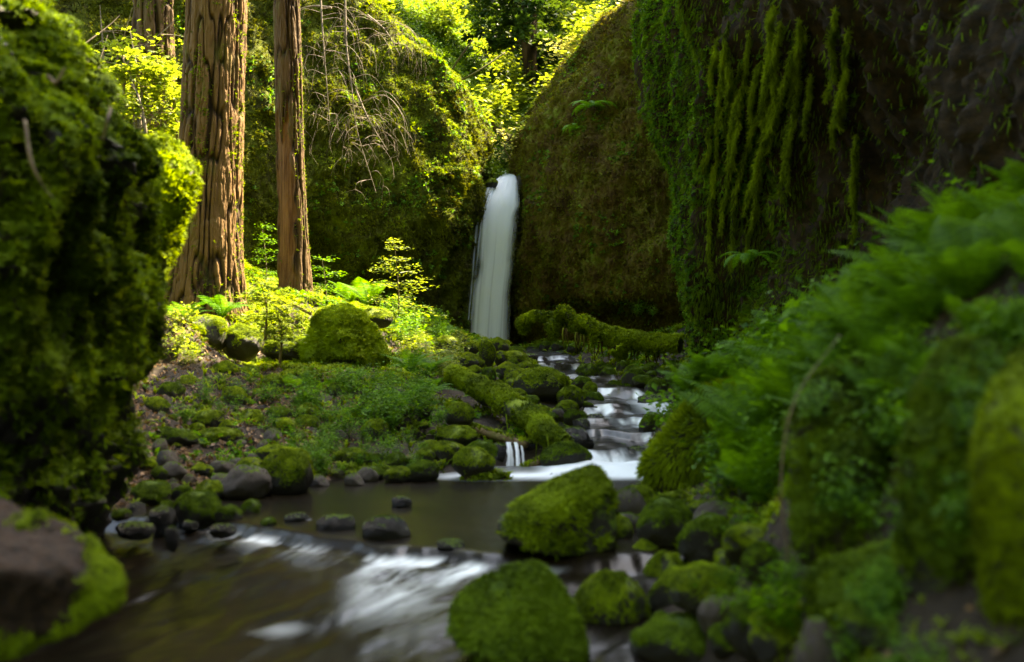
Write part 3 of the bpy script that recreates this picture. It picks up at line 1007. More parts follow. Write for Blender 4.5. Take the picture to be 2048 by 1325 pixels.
def boulder(kind, var, loc, w, h, dep=None, rz=0, label=None, cat='boulder', group=None, name='mossy_boulder', tilt=0):
    """loc: point on the ground under the middle of its front; w,h visible size in metres"""
    me, mm = KIND[(kind, var)]
    mn = np.array([v[:] for v in me_bounds(me)])
    dx, dz = mn[1][0] - mn[0][0], mn[1][2] - mn[0][2]
    sx = w / dx
    sz = h * 1.25 / dz                      # a fifth of it sunk in
    if 4 < loc[1] < 7.6 and loc[0] < .9:    # standing in the drop of the cascade
        sz = h * 1.5 / dz
        loc = loc + np.array([0, 0, -h * .24])
    sy = (dep / dx) if dep else sx * .95
    if kind in ('wet', 'grey'):
        name = 'rock' if name == 'mossy_boulder' else name
    o = link(name, me, None, (loc[0], loc[1] + sy * .55, loc[2] + h * .42), (tilt, 0, rz), (sx, sy, sz))
    tag(o, label, cat, group)
    if mm is not None:
        link('moss', mm, o)
    return o


_bb = {}


def me_bounds(me):
    if me.name not in _bb:
        a = np.empty(len(me.vertices) * 3, np.float32)
        me.vertices.foreach_get('co', a)
        a = a.reshape(-1, 3)
        _bb[me.name] = (a.min(0), a.max(0))
    return _bb[me.name]


def rock_px(cx, base, w, h, kind='bright', label='', group=None, rz=None, dep=None, d=None, tilt=0):
    g = hit(cx, base)
    if d is not None:
        g = P(cx, base, d)
    k = g[1] / F
    nv = {'bright': 5, 'deep': 5, 'wet': 3, 'grey': 3, 'tall': 2}[kind]
    ROCKS.append((g[0], g[1] + w * k * .4, w * k * .55))
    v = int(RNG.integers(nv))
    r = float(RNG.uniform(-.5, .5)) + (pi if RNG.random() < .5 else 0) if rz is None else rz
    # rotated copies change their visible width a little; good enough for natural stones
    return boulder(kind, v, g, w * k * .95, h * k * .95, dep, r, label, 'boulder' if w * k > .35 else 'stone', group, tilt=tilt)


G1 = 'mossy stones piled below the waterfall'
for a in [
    (918, 692, 36, 32, 'bright', 'upright green stone left of the foot of the waterfall'),
    (893, 706, 54, 36, 'bright', 'broad mossy stone at the left end of the pile under the waterfall'),
    (943, 707, 36, 24, 'bright', 'small mossy stone touching the left foot of the waterfall'),
    (974, 730, 36, 56, 'tall', 'tall pointed mossy stone standing in front of the foot of the waterfall'),
    (999, 706, 40, 32, 'bright', 'mossy stone just right of the tall pointed stone, waterfall behind it'),
    (1001, 729, 26, 28, 'bright', 'small stone wedged between the pointed stone and the round boulder'),
    (1031, 735, 56, 34, 'bright', 'round bright mossy boulder right of the pointed stone below the falls'),
    (1034, 712, 42, 20, 'deep', 'low flat green stone behind the round boulder below the falls'),
    (938, 738, 52, 34, 'bright', 'wide mossy stone in front left of the tall pointed stone'),
    (946, 752, 38, 22, 'bright', 'low stone under the wide mossy stone left of the pointed one'),
    (1018, 758, 58, 34, 'bright', 'large lumpy mossy stone in front of the round boulder below the falls'),
    (978, 770, 32, 36, 'deep', 'dark mossy stone with a small fern in front of the pointed stone'),
    (1025, 770, 42, 26, 'bright', 'mossy stone beside the lumpy stone above the fern hummock'),
    (1000, 792, 50, 26, 'bright', 'mossy stone above the upper end of the diagonal log'),
    (955, 775, 44, 26, 'bright', 'green stone beside the upper end of the diagonal log'),
    (1070, 706, 44, 18, 'deep', 'dark green sloping stone left of the topmost rapid'),
    (1092, 704, 30, 22, 'deep', 'small dark green stone under the tip of the root log'),
    (1118, 702, 32, 22, 'deep', 'rounded green stone under the middle of the root log'),
    (1150, 706, 34, 20, 'deep', 'green stone at the right bank of the topmost rapid'),
    (1060, 722, 36, 16, 'wet', 'dark wet stone beside the topmost rapid'),
]:
    rock_px(*a, group=G1)
for a in [(960, 400, 22, 30, 'deep', 'mossy rock below the left side of the waterfall lip', 25.2), (984, 372, 26, 18, 'bright', 'small mossy rock on the left corner of the waterfall lip', 25.5), (1044, 366, 20, 22, 'deep', 'small mossy rock on the right corner of the waterfall lip', 25.4)]:
    rock_px(*a[:6], d=a[6])
hum = rock_px(1082, 800, 122, 66, 'bright', 'large mossy hummock with ferns growing down its front', group=None)

G2 = 'mossy stones along the right side of the stream'
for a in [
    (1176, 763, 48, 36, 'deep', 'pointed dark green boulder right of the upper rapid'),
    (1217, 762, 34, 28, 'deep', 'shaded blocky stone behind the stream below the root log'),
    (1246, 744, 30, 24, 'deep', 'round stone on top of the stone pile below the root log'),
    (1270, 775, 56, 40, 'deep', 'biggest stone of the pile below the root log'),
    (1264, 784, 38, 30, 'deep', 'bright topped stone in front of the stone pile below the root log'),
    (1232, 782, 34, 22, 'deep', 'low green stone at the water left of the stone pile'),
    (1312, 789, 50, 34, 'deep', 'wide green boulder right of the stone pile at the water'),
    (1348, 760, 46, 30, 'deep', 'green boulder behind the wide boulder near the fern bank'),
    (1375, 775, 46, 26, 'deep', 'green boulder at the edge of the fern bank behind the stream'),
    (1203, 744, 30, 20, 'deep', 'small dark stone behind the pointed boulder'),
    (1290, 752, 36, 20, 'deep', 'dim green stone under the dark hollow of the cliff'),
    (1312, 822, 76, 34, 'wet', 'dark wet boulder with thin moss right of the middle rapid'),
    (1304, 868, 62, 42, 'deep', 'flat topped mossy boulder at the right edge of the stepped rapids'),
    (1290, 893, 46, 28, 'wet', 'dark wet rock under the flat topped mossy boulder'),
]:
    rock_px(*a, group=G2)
G3 = 'mossy stones between the diagonal log and the stream'
for a in [
    (1162, 778, 48, 26, 'deep', 'low deep green stone on the left shore beside the upper rapid'),
    (1182, 793, 34, 28, 'bright', 'round green stone at the left edge of the middle rapid'),
    (1189, 815, 42, 32, 'deep', 'round green stone below the middle rapid on its left edge'),
    (1141, 816, 62, 46, 'bright', 'big bright ribbed mossy stone between the hummock and the rapids'),
    (1134, 832, 50, 32, 'bright', 'mossy stone in front of the big ribbed stone'),
    (1085, 830, 36, 20, 'bright', 'small bright stone just above the diagonal log'),
    (1118, 840, 34, 24, 'grey', 'bare grey stone beside the diagonal log'),
    (1146, 850, 42, 30, 'deep', 'green stone right of the bare grey stone'),
    (1162, 864, 38, 28, 'wet', 'dark stone above the black boulder at the lower end of the log'),
    (1110, 800, 36, 20, 'bright', 'small stone at the right foot of the fern hummock'),
    (1060, 812, 40, 22, 'deep', 'stone half hidden by the fern in front of the hummock'),
    (1200, 834, 50, 24, 'wet', 'black wet rock splitting the middle rapid on the left'),
    (1243, 835, 46, 24, 'wet', 'black wet rock in the middle rapid'),
    (1190, 850, 50, 22, 'wet', 'low dark green rock below the black rock in the rapid'),
    (1232, 908, 60, 20, 'wet', 'black rock parting the water in the lowest cascade'),
]:
    rock_px(*a, group=G3)

G7 = 'dark rocks standing in the rapids'
for a in [
    (1168, 752, 24, 12, 'wet', 'small dark rock in the upper rapid'),
    (1120, 735, 30, 12, 'wet', 'small dark rock splitting the topmost rapid'),
    (1225, 800, 34, 12, 'wet', 'low dark rock at the top of the middle rapid'),
    (1275, 812, 36, 16, 'wet', 'dark rock on the right side of the middle rapid'),
    (1205, 872, 44, 18, 'wet', 'dark rock at the left side of the stepped rapids'),
    (1262, 862, 40, 14, 'wet', 'dark rock at the right side of the stepped rapids'),
    (1195, 902, 36, 22, 'wet', 'dark rock at the left side of the lowest cascade'),
    (1275, 918, 40, 24, 'wet', 'dark rock at the right side of the lowest cascade'),
]:
    rock_px(*a, group=G7)
for a in [(1003, 930, 46, 44, 'wet', 'black rock left of the small side spill', 10.35), (1060, 925, 40, 48, 'wet', 'black rock right of the small side spill', 10.3), (1032, 900, 60, 26, 'wet', 'black rock that the small side spill runs over', 10.6)]:
    rock_px(*a[:6], d=a[6])
rock_px(1146, 912, 92, 58, 'wet', 'black boulder with a mossy top at the lower end of the diagonal log', dep=.5)
rock_px(1134, 950, 112, 62, 'deep', 'square mossy block standing at the pool edge under the log', dep=.5, rz=.1)
G4 = 'rounded mossy stones on the left pool shore'
for a in [
    (918, 850, 64, 44, 'bright', 'domed mossy stone above the brown stick beside the dark fern'),
    (915, 888, 86, 36, 'bright', 'long flat mossy stone lying above the three round shore stones'),
    (962, 925, 70, 42, 'deep', 'mossy stone right of the long flat one, above the roundest shore stone'),
    (893, 922, 72, 40, 'bright', 'oval mossy stone left of the roundest shore stone'),
    (946, 950, 90, 54, 'bright', 'roundest and brightest mossy stone at the pool edge'),
    (862, 908, 48, 26, 'bright', 'small low mossy stone left of the long flat stone'),
    (850, 928, 42, 32, 'bright', 'small mossy stone near the pool left of the oval one'),
    (845, 962, 72, 38, 'deep', 'half bare mossy stone at the pool edge left of the roundest one'),
    (795, 964, 64, 30, 'bright', 'low green stone at the pool edge among small herbs'),
    (740, 960, 60, 26, 'deep', 'low green stone at the pool edge further left among herbs'),
    (700, 930, 74, 34, 'bright', 'mossy mound above the low stones of the left shore'),
    (570, 988, 124, 86, 'bright', 'large bright mossy boulder at the left edge of the pool'),
    (482, 998, 118, 66, 'grey', 'bare grey boulder beside the large bright mossy one'),
    (545, 925, 84, 34, 'bright', 'flat mossy stone behind the large bright mossy boulder'),
    (440, 955, 66, 34, 'grey', 'grey cobble behind the bare grey boulder'),
    (292, 1004, 94, 44, 'deep', 'dark oval stone at the shore beside the giant boulder'),
    (385, 1040, 100, 62, 'deep', 'dark stone with a bright mossy cap at the water near the giant boulder'),
    (415, 1000, 62, 38, 'bright', 'small mossy stone behind the dark capped stone'),
    (340, 960, 60, 34, 'grey', 'grey cobble in the dead leaves behind the dark oval stone'),
    (255, 950, 46, 40, 'grey', 'grey cobble close to the giant boulder'),
    (330, 1030, 42, 30, 'deep', 'small stone between the two dark shore stones'),
    (265, 1070, 90, 26, 'wet', 'low wet stone at the foot of the giant boulder'),
    (430, 892, 104, 36, 'bright', 'long mossy stone high on the leaf covered bank'),
    (352, 892, 84, 34, 'deep', 'dark mossy stone high on the leaf covered bank near the giant boulder'),
    (610, 862, 60, 30, 'bright', 'mossy stone in the middle of the leaf covered bank'),
]:
    rock_px(*a, group=G4)
G5 = 'dark wet rocks along the lip of the near cascade'
for a in [
    (765, 1078, 104, 50, 'wet', 'largest dark wet rock at the lip of the near cascade'),
    (668, 1060, 80, 34, 'wet', 'dark rock just left of the largest one on the cascade lip'),
    (900, 1096, 60, 16, 'wet', 'flat rock breaking the right part of the cascade lip'),
    (590, 1044, 56, 20, 'wet', 'small dark wet rock further left on the cascade lip'),
    (803, 1014, 46, 24, 'wet', 'small black rock poking out of the middle of the pool'),
    (342, 1086, 34, 38, 'wet', 'small black rock in the white water near the left shore'),
    (440, 1068, 60, 22, 'wet', 'flat rock in the white streaks near the left shore'),
]:
    rock_px(*a, group=G5)
G6 = 'mossy boulders in the near right corner of the stream'
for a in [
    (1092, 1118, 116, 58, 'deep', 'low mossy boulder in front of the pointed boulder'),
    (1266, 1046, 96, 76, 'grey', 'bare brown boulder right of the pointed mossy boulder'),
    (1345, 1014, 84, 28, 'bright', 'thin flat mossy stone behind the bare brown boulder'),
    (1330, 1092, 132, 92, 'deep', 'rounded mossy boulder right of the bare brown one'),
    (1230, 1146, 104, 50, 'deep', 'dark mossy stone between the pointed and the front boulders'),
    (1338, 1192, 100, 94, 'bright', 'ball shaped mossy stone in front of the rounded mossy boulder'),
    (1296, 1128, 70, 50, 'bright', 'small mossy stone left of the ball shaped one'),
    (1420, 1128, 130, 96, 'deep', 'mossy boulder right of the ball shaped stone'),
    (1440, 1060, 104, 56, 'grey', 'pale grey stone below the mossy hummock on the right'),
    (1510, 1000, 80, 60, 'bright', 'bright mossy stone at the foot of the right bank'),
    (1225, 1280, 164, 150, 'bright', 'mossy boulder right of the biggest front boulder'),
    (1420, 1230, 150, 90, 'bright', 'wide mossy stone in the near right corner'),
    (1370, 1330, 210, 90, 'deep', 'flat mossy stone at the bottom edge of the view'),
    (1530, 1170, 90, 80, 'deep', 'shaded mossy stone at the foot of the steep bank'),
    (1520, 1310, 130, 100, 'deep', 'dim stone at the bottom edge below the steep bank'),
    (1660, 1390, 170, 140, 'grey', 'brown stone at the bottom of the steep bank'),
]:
    rock_px(*a, group=G6)

# small unlisted stones: look-alikes by zone
def scatter_stones(poly, n, kinds, wr, label, group, seed):
    rng = np.random.default_rng(seed)
    xs = [q[0] for q in poly]; ys = [q[1] for q in poly]
    k = tries = 0
    while k < n and tries < n * 30:
        tries += 1
        px, py = rng.uniform(min(xs), max(xs)), rng.uniform(min(ys), max(ys))
        c = False
        for (x1, y1), (x2, y2) in zip(poly, poly[1:] + poly[:1]):
            if (y1 > py) != (y2 > py) and px < (x2 - x1) * (py - y1) / (y2 - y1) + x1:
                c = not c
        if not c:
            continue
        g = hit(px, py)
        w = rng.uniform(*wr)
        if any((g[0] - a) ** 2 + (g[1] - b) ** 2 < (r * .6 + w * .4) ** 2 for a, b, r in ROCKS):
            continue
        ROCKS.append((g[0], g[1], w * .5))
        kd = kinds[int(rng.integers(len(kinds)))]
        v = int(rng.integers({'bright': 5, 'deep': 5, 'wet': 3, 'grey': 3}[kd]))
        boulder(kd, v, g + [0, 0, -.02], w, w * rng.uniform(.45, .75), None, rng.uniform(0, 6), label[0 if kd in ('bright', 'deep') else 1], 'stone', group[0 if kd in ('bright', 'deep') else 1])
        k += 1


scatter_stones([(880, 700), (1060, 735), (1190, 800), (1160, 870), (960, 800), (880, 740)], 34, ['bright', 'deep', 'bright'], (.12, .34),
               ('small mossy stone filling the pile between the falls and the diagonal log', 'bare one'), ('small stones in the pile below the falls', 'x'), 5)
scatter_stones([(1190, 740), (1390, 740), (1400, 800), (1330, 800)], 14, ['deep'], (.14, .34),
               ('small deep green stone among the stones on the right side of the stream', ''), ('small stones right of the stream', ''), 6)
scatter_stones([(250, 880), (560, 880), (820, 930), (800, 965), (620, 980), (250, 1010)], 46, ['deep', 'grey', 'bright', 'grey'], (.08, .26),
               ('small mossy cobble on the leaf covered left shore', 'small bare cobble on the leaf covered left shore'), ('mossy cobbles on the left shore', 'bare cobbles on the left shore'), 7)
scatter_stones([(1240, 1000), (1500, 1010), (1570, 1320), (1190, 1320)], 52, ['deep', 'bright', 'bright', 'grey'], (.11, .30),
               ('small mossy cobble between the near right boulders', 'small bare cobble between the near right boulders'), ('mossy cobbles in the near right corner', 'bare cobbles in the near right corner'), 8)
scatter_stones([(300, 740), (620, 750), (860, 780), (860, 900), (560, 880), (280, 870)], 64, ['deep', 'bright', 'bright', 'deep', 'bright', 'grey'], (.10, .34),
               ('small mossy stone on the leaf covered slope below the great domed boulder', 'small bare stone on the leaf covered slope below the great domed boulder'), ('mossy stones on the leafy slope', 'bare stones on the leafy slope'), 10)
scatter_stones([(230, 1010), (520, 1010), (540, 1050), (230, 1060)], 7, ['wet', 'deep'], (.08, .22),
               ('small mossy cobble at the water beside the giant boulder', 'small wet cobble at the water beside the giant boulder'), ('mossy cobbles by the giant boulder', 'wet cobbles by the giant boulder'), 9)


# ---- the large, individually shaped ones
def custom_rock(name, label, V, Fc, loc, rm, tm, n, size, seed, lo=-.2, tmpl=None, hs=1.3, down=.8, cat='boulder', patch=0.0):
    o = link(name, mesh(name, V, [Fc], M[rm]), None, loc)
    tag(o, label, cat)
    mv, mf, mt = rock_moss(V, Fc, seed, n, size, lo, tmpl, hs, down, patch)
    link('moss', mesh('moss', mv, mf, M[tm], False, {'tint': mt}), o)
    return o


def hullish(pts, loc, seed, base=ICO5, lump=.05, pw=14):
    """a rounded boulder that fits through the corner points (world coordinates)"""
    Q = np.array(pts, float) - loc
    V, Fc = base
    import bmesh
    bm = bmesh.new()
    for q in Q:
        bm.verts.new(q)
    bmesh.ops.convex_hull(bm, input=bm.verts)
    bm.normal_update()
    pl = []
    for f in bm.faces:
        n, dd_ = np.array(f.normal[:]), f.normal.dot(f.verts[0].co)
        pl.append((n, dd_) if dd_ > 0 else (-n, -dd_))
    bm.free()
    inv_r = np.stack([np.clip(V @ n / max(dd_, .02), 1e-4, None) for n, dd_ in pl], 1)
    pw2 = pw * .7                                       # rounded faces of the hull
    r = 1.0 / (inv_r ** pw2).sum(1) ** (1 / pw2)
    V2 = V * r[:, None]
    V2 = V2 * (1 + lump * fbm(V * 3.1 + seed, 4, seed) + .4 * lump * fbm(V * 9 + seed, 3, seed + 3))[:, None]
    return V2, Fc


# pointed boulder in the pool: peak to the right, long back sloping left
dd = 6.0
pts = [P(1190, 930, dd + .1), P(1105, 962, dd + .1), P(992, 1035, dd - .1), P(1000, 1085, dd - .2), P(1236, 1000, dd), P(1230, 1110, dd - .1), P(1110, 1115, dd - .3),
       P(1190, 985, dd + .5), P(1020, 1060, dd + .5), P(1220, 1110, dd + .6), P(1110, 1020, dd - .25)]
loc = P(1125, 1050, dd + .1)
V, Fc = hullish(pts, loc, 3, pw=30)
custom_rock('mossy_boulder', 'pointed mossy boulder rising from the pool, its long back sloping to the left', V, Fc, loc, 'boulder_deep', 'tuft', 5200, .030, 301, .12, patch=.12)
dd = 4.55
pts = [P(1075, 1125, dd), P(985, 1140, dd), P(905, 1215, dd - .1), P(905, 1300, dd - .2), P(1160, 1240, dd - .1), P(1170, 1330, dd - .2), P(1010, 1345, dd - .4), P(1100, 1175, dd + .4), P(940, 1230, dd + .4), P(1040, 1220, dd - .22), P(1150, 1300, dd + .5)]
loc = P(1040, 1250, dd)
V, Fc = hullish(pts, loc, 5, pw=24)
custom_rock('mossy_boulder', 'biggest front boulder, moss covered, at the bottom edge beside the white water', V, Fc, loc, 'boulder_deep', 'tuft_deep', 6000, .028, 302, -.2)
dd = 13.2
pts = [P(650, 612, dd), P(700, 612, dd), P(755, 655, dd), P(775, 700, dd), P(760, 750, dd - .2), P(610, 745, dd - .2), P(605, 680, dd), P(690, 690, dd - .55), P(690, 640, dd + .7), P(640, 730, dd + .6), P(750, 730, dd + .6)]
loc = P(690, 690, dd)
V, Fc = hullish(pts, loc, 7, pw=14, lump=.24)
custom_rock('mossy_boulder', 'great domed boulder thick with shaggy moss in the middle of the left bank', V, Fc, loc, 'boulder_moss', 'tuft', 24000, .042, 303, -.5)
rock_px(748, 650, 80, 36, 'bright', 'low mossy boulder behind the right shoulder of the great domed one', d=14.5)
for a in [(404, 703, 92, 74, 'bright', 'sunlit mossy mound below the big trunk, nearest the giant boulder', 12.4), (478, 712, 92, 66, 'bright', 'sunlit golden mossy mound right below the big trunk', 12.6)]:
    rock_px(*a[:6], d=a[6])
rock_px(575, 720, 120, 50, 'bright', 'low sunlit mossy ridge reaching from the golden mound to the great domed boulder', d=13.2)

# giant moss-hung boulder on the left
prof_z = np.array([-.6, 0, .5, 1.2, 2.0, 2.5, 2.9, 3.3, 3.65, 4.0])
prof_r = np.array([.96, 1.0, 1.10, 1.22, 1.26, 1.18, .98, .66, .34, .02])
nz, na = 300, 520
zz = np.linspace(-.6, 4.0, nz)
aa = np.linspace(0, 2 * pi, na, endpoint=False)
A, Z = np.meshgrid(aa, zz)
R = np.interp(Z, prof_z, prof_r)
sq = (np.abs(np.cos(A)) ** 3.2 + np.abs(np.sin(A)) ** 3.2) ** (-1 / 3.2)
Xg = R * sq * np.cos(A) * 1.0
Yg = R * sq * np.sin(A) * 1.0
G = np.stack([Xg, Yg, Z], -1)
p = G.reshape(-1, 3)
rad = np.stack([np.cos(A), np.sin(A), 0 * A], -1).reshape(-1, 3)
cl = ridged(p * [2.1, 2.1, 1.5] + 3, 3, 600)
disp = .10 * fbm(p * .8, 3, 602) + .24 * cl + .13 * ridged(p * [4.2, 4.2, 2.6], 2, 604) + .02 * fbm(p * 14, 2, 606)
V = p + rad * (disp * smooth(4.0, 3.2, p[:, 2]))[:, None] + np.array([0, 0, 1.0]) * (disp * smooth(2.8, 3.8, p[:, 2]))[:, None] * .7
loc = np.array([-3.78, 5.9, 0])
Fq = grid_faces(nz, na, True)
Fq = Fq
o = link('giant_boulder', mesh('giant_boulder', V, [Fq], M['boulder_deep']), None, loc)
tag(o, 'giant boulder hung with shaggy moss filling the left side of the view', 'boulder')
rng = np.random.default_rng(66)
N = vert_normals(V, tris(Fq))
dens = (smooth(-.3, .6, fbm(V * [2.0, 2.0, 1.6], 3, 610) + .6 * cl + .4 * N[:, 2]) + .03) * smooth(-.2, .6, -N[:, 1] + N[:, 0] * .8 + N[:, 2] * .6) * smooth(.2, 1.4, V[:, 2] + .2)
p, nn = sample(V, Fq, 46000, rng, dens)
up = np.clip(nn[:, 2:3], 0, 1)
ax = nn * .9 + np.array([0, 0, 1.0]) * (.5 * up - .9 * (1 - up))
s = .042 * (.5 + rng.random(len(p)))
mv, mf, mt = bake(TUFT, p, frames(ax, rng), np.stack([s, s, s * 1.5], 1), np.clip(.5 + .5 * fbm(p * 2, 3, 612) + .15 * rng.normal(size=len(p)), 0, 1))
link('moss', mesh('moss', mv, mf, M['tuft_deep'], False, {'tint': mt}), o)

# overhanging mossy root ledge behind it, catching the sun on its right side
dd = 8.2
pts = [P(300, 262, dd), P(345, 282, dd), P(395, 325, dd), P(402, 365, dd - .1), P(385, 395, dd), P(350, 425, dd), P(322, 500, dd), P(308, 580, dd), P(296, 660, dd), P(270, 720, dd), P(200, 500, dd), P(200, 300, dd), P(250, 280, dd),
       P(270, 420, dd - .4), P(340, 330, dd - .25), P(260, 600, dd - .3), P(270, 420, dd + .9), P(350, 340, dd + .6)]
loc = P(275, 450, dd + .1)
V, Fc = hullish(pts, loc, 12, pw=26, lump=.17)
custom_rock('mossy_ledge', 'overhanging mossy ledge with a sunlit edge between the giant boulder and the big trunk', V, Fc, loc, 'boulder_moss', 'tuft', 9000, .045, 310, -.6, cat='rock ledge', patch=.15)

# hummock hung with long moss on the right side of the pool
dd = 7.6
pts = [P(1262, 955, dd), P(1285, 905, dd), P(1345, 830, dd), P(1400, 775, dd), P(1520, 760, dd), P(1590, 850, dd), P(1590, 985, dd - .1), P(1450, 990, dd - .35), P(1320, 975, dd - .15), P(1420, 880, dd - .35), P(1450, 790, dd + .7), P(1330, 950, dd + .7), P(1600, 900, dd + .7)]
loc = P(1450, 895, dd + .1)
V, Fc = hullish(pts, loc, 15, pw=20, lump=.05)
custom_rock('mossy_hummock', 'steep hummock draped in long hanging moss at the right edge of the pool', V, Fc, loc, 'boulder_deep', 'tuft', 16000, .034, 311, -.8, HANG, 2.2, 1.8, cat='hummock')

# bright mossy boulder cut by the right edge of the view
dd = 2.75
pts = [P(2060, 650, dd), P(1985, 740, dd - .05), P(1935, 850, dd - .1), P(1925, 980, dd - .1), P(1960, 1150, dd - .1), P(1990, 1330, dd - .1), P(2250, 700, dd), P(2350, 1000, dd), P(2100, 900, dd - .38), P(2100, 1200, dd - .4), P(2100, 900, dd + .6), P(2100, 1400, dd + .5), P(2150, 1500, dd)]
loc = P(2120, 1020, dd)
V, Fc = hullish(pts, loc, 18, pw=20, lump=.04)
custom_rock('mossy_boulder', 'bright yellow green mossy boulder cut off by the right edge of the view', V, Fc, loc, 'boulder_moss', 'tuft', 9000, .02, 312, -.9)

# steep bank boulders on the right
BANKB = []
for pts_, loc_, sd, lb in [
    ([P(1560, 830, 4.2), P(1640, 740, 4.3), P(1760, 700, 4.2), P(1880, 760, 4.1), P(1900, 900, 4.0), P(1860, 1180, 3.8), P(1600, 1150, 3.95), P(1560, 1000, 4.1), P(1720, 900, 3.75), P(1720, 1150, 3.6), P(1700, 850, 4.9)], P(1720, 960, 4.25), 21, 'dark steep face of the right bank, half hidden by leafy stems'),
    ([P(1830, 780, 3.2), P(1900, 690, 3.25), P(1990, 660, 3.2), P(2030, 800, 3.1), P(2030, 1300, 2.95), P(1900, 1330, 2.95), P(1800, 1150, 3.1), P(1800, 920, 3.15), P(1900, 950, 2.9), P(1920, 1150, 2.8), P(1930, 900, 3.7)], P(1920, 1000, 3.2), 25, 'dark brown rock wall between the steep right bank and the bright edge boulder'),
    ([P(1620, 1150, 3.5), P(1740, 1090, 3.45), P(1900, 1110, 3.4), P(1960, 1250, 3.3), P(1900, 1400, 3.2), P(1600, 1350, 3.4), P(1750, 1250, 3.05), P(1760, 1200, 3.9)], P(1770, 1260, 3.5), 22, 'low dark mossy boulder at the bottom of the steep right bank')]:
    V, Fc = hullish(pts_, loc_, sd, pw=20, lump=.16)
    custom_rock('bank_boulder', lb, V, Fc, loc_, 'boulder_deep', 'tuft_deep', 6000, .028, 320 + sd, .0)
    BANKB.append((V + loc_, Fc))

# ------------------------------------------------------------------ logs
def log(name, label, ctrl, rad, n, rm, tm, nm, size, seed, lo=-.4, lump=.2, tmpl=None, hs=1.4, down=1.0, cat='log', extra=None, na=28):
    c = curve(ctrl, n)
    r = curve(np.array(rad, float)[:, None], n)[:, 0]
    V, (Fq,) = tube(c, r, na)
    cc = np.repeat(c, na, 0)
    rd = V - cc
    V = cc + rd * (1 + lump * fbm(V * 2.2 / max(.1, np.mean(r) * 3), 4, seed) + .4 * lump * ridged(V * 9, 3, seed + 2))[:, None]
    # close the ends
    a, b = len(V), len(V) + 1
    V = np.concatenate([V, c[:1], c[-1:]])
    i = np.arange(na)
    T = np.concatenate([np.stack([(i + 1) % na, i, np.full(na, a)], 1), np.stack([(n - 1) * na + i, (n - 1) * na + (i + 1) % na, np.full(na, b)], 1)])
    root = c[0]
    V = V - root
    o = link(name, mesh(name, V, [T, Fq], M[rm], True, {'h': np.full(len(V), .5), 'moss': np.full(len(V), .3), 'bare': np.zeros(len(V))}), None, root)
    tag(o, label, cat)
    if nm:
        mv, mf, mt = rock_moss(V, tris(Fq), seed, nm, size, lo, tmpl, hs, down)
        link('moss', mesh('moss', mv, mf, M[tm], False, {'tint': mt}), o)
    return o


L1 = log('fallen_log', 'thick mossy log lying diagonally down to the square block at the pool', [P(905, 748, 12.6), P(960, 780, 11.9), P(1020, 812, 11.2), P(1072, 848, 10.5), P(1102, 876, 10.0), P(1130, 888, 9.8)],
         [.10, .125, .13, .125, .11, .06], 130, 'boulder_moss', 'tuft', 9000, .03, 701, -.55, .25)
B = Bag()
for k, q in enumerate([(1012, 858), (1040, 876), (1056, 886), (1070, 890), (1084, 896), (1094, 898)]):
    c = curve([P(q[0], q[1] - 30, 10.9 - .22 * k), P(q[0] + 3, q[1], 10.8 - .22 * k), P(q[0] + 1, q[1] + 38, 10.75 - .22 * k)], 10)
    V, Fs = tube(c - np.array(L1.location), np.linspace(.009, .003, 10) * (1 + .4 * np.sin(np.arange(10) * 2.3 + k)), 6)
    B.add(V, Fs, .35)
link('hanging_moss', B.mesh('hanging_moss', M['tuft']), L1)
log('fallen_branch', 'thin dark brown stick lying over the small side spill', [P(858, 836, 11.8), P(920, 852, 11.2), P(990, 872, 10.6), P(1052, 890, 10.2)], [.03, .045, .045, .035], 60, 'wood', 'tuft', 300, .03, 705, .3, .1, cat='branch')
log('fallen_branch', 'dark wet stick sloping into the pool beside the square block', [P(975, 975, 9.25), P(1030, 948, 9.5), P(1080, 925, 9.7)], [.03, .035, .03], 40, 'wood', 'tuft', 100, .03, 706, .3, .1, cat='branch')
RL = log('root_log', 'shaggy mossy root log jutting over the stream below the brown cliff', [P(1046, 640, 19.3), P(1075, 634, 19.2), P(1120, 640, 19.0), P(1160, 650, 18.8), P(1215, 672, 18.5), P(1275, 685, 18.2), P(1360, 690, 17.8)],
         [.05, .07, .085, .12, .14, .15, .12], 150, 'boulder_moss', 'tuft', 7000, .045, 710, -.95, .35, None, 1.6, 1.5, cat='log')
for ctrl, rr in [([P(1118, 640, 18.9), P(1124, 622, 18.8), P(1140, 632, 18.7), P(1146, 660, 18.6)], [.06, .06, .06, .04]),
                 ([P(1158, 650, 18.6), P(1170, 642, 18.4), P(1184, 655, 18.3), P(1190, 690, 18.3)], [.06, .06, .05, .02]),
                 ([P(1100, 648, 18.9), P(1106, 660, 18.8), P(1108, 678, 18.8)], [.08, .07, .03]),
                 ([P(1050, 640, 19.2), P(1044, 650, 19.2), P(1052, 662, 19.2)], [.07, .07, .03]),
                 ([P(1230, 690, 18.2), P(1240, 705, 18.2), P(1246, 722, 18.2)], [.12, .08, .03])]:
    c = curve(ctrl, 24) - np.array(RL.location)
    V, (Fq,) = tube(c, curve(np.array(rr)[:, None], 24)[:, 0], 14)
    V = V * 1.0 + .015 * np.stack([fbm(V * 6, 2, 3), fbm(V * 6, 2, 4), fbm(V * 6, 2, 5)], 1)
    rb = link('root', mesh('root', V, [Fq], M['boulder_moss']), RL)
    mv, mf, mt = rock_moss(V, tris(Fq), 720, 500, .05, -1.2, None, 1.7, 1.4, -1)
    link('moss', mesh('moss', mv, mf, M['tuft'], False, {'tint': mt}), rb)
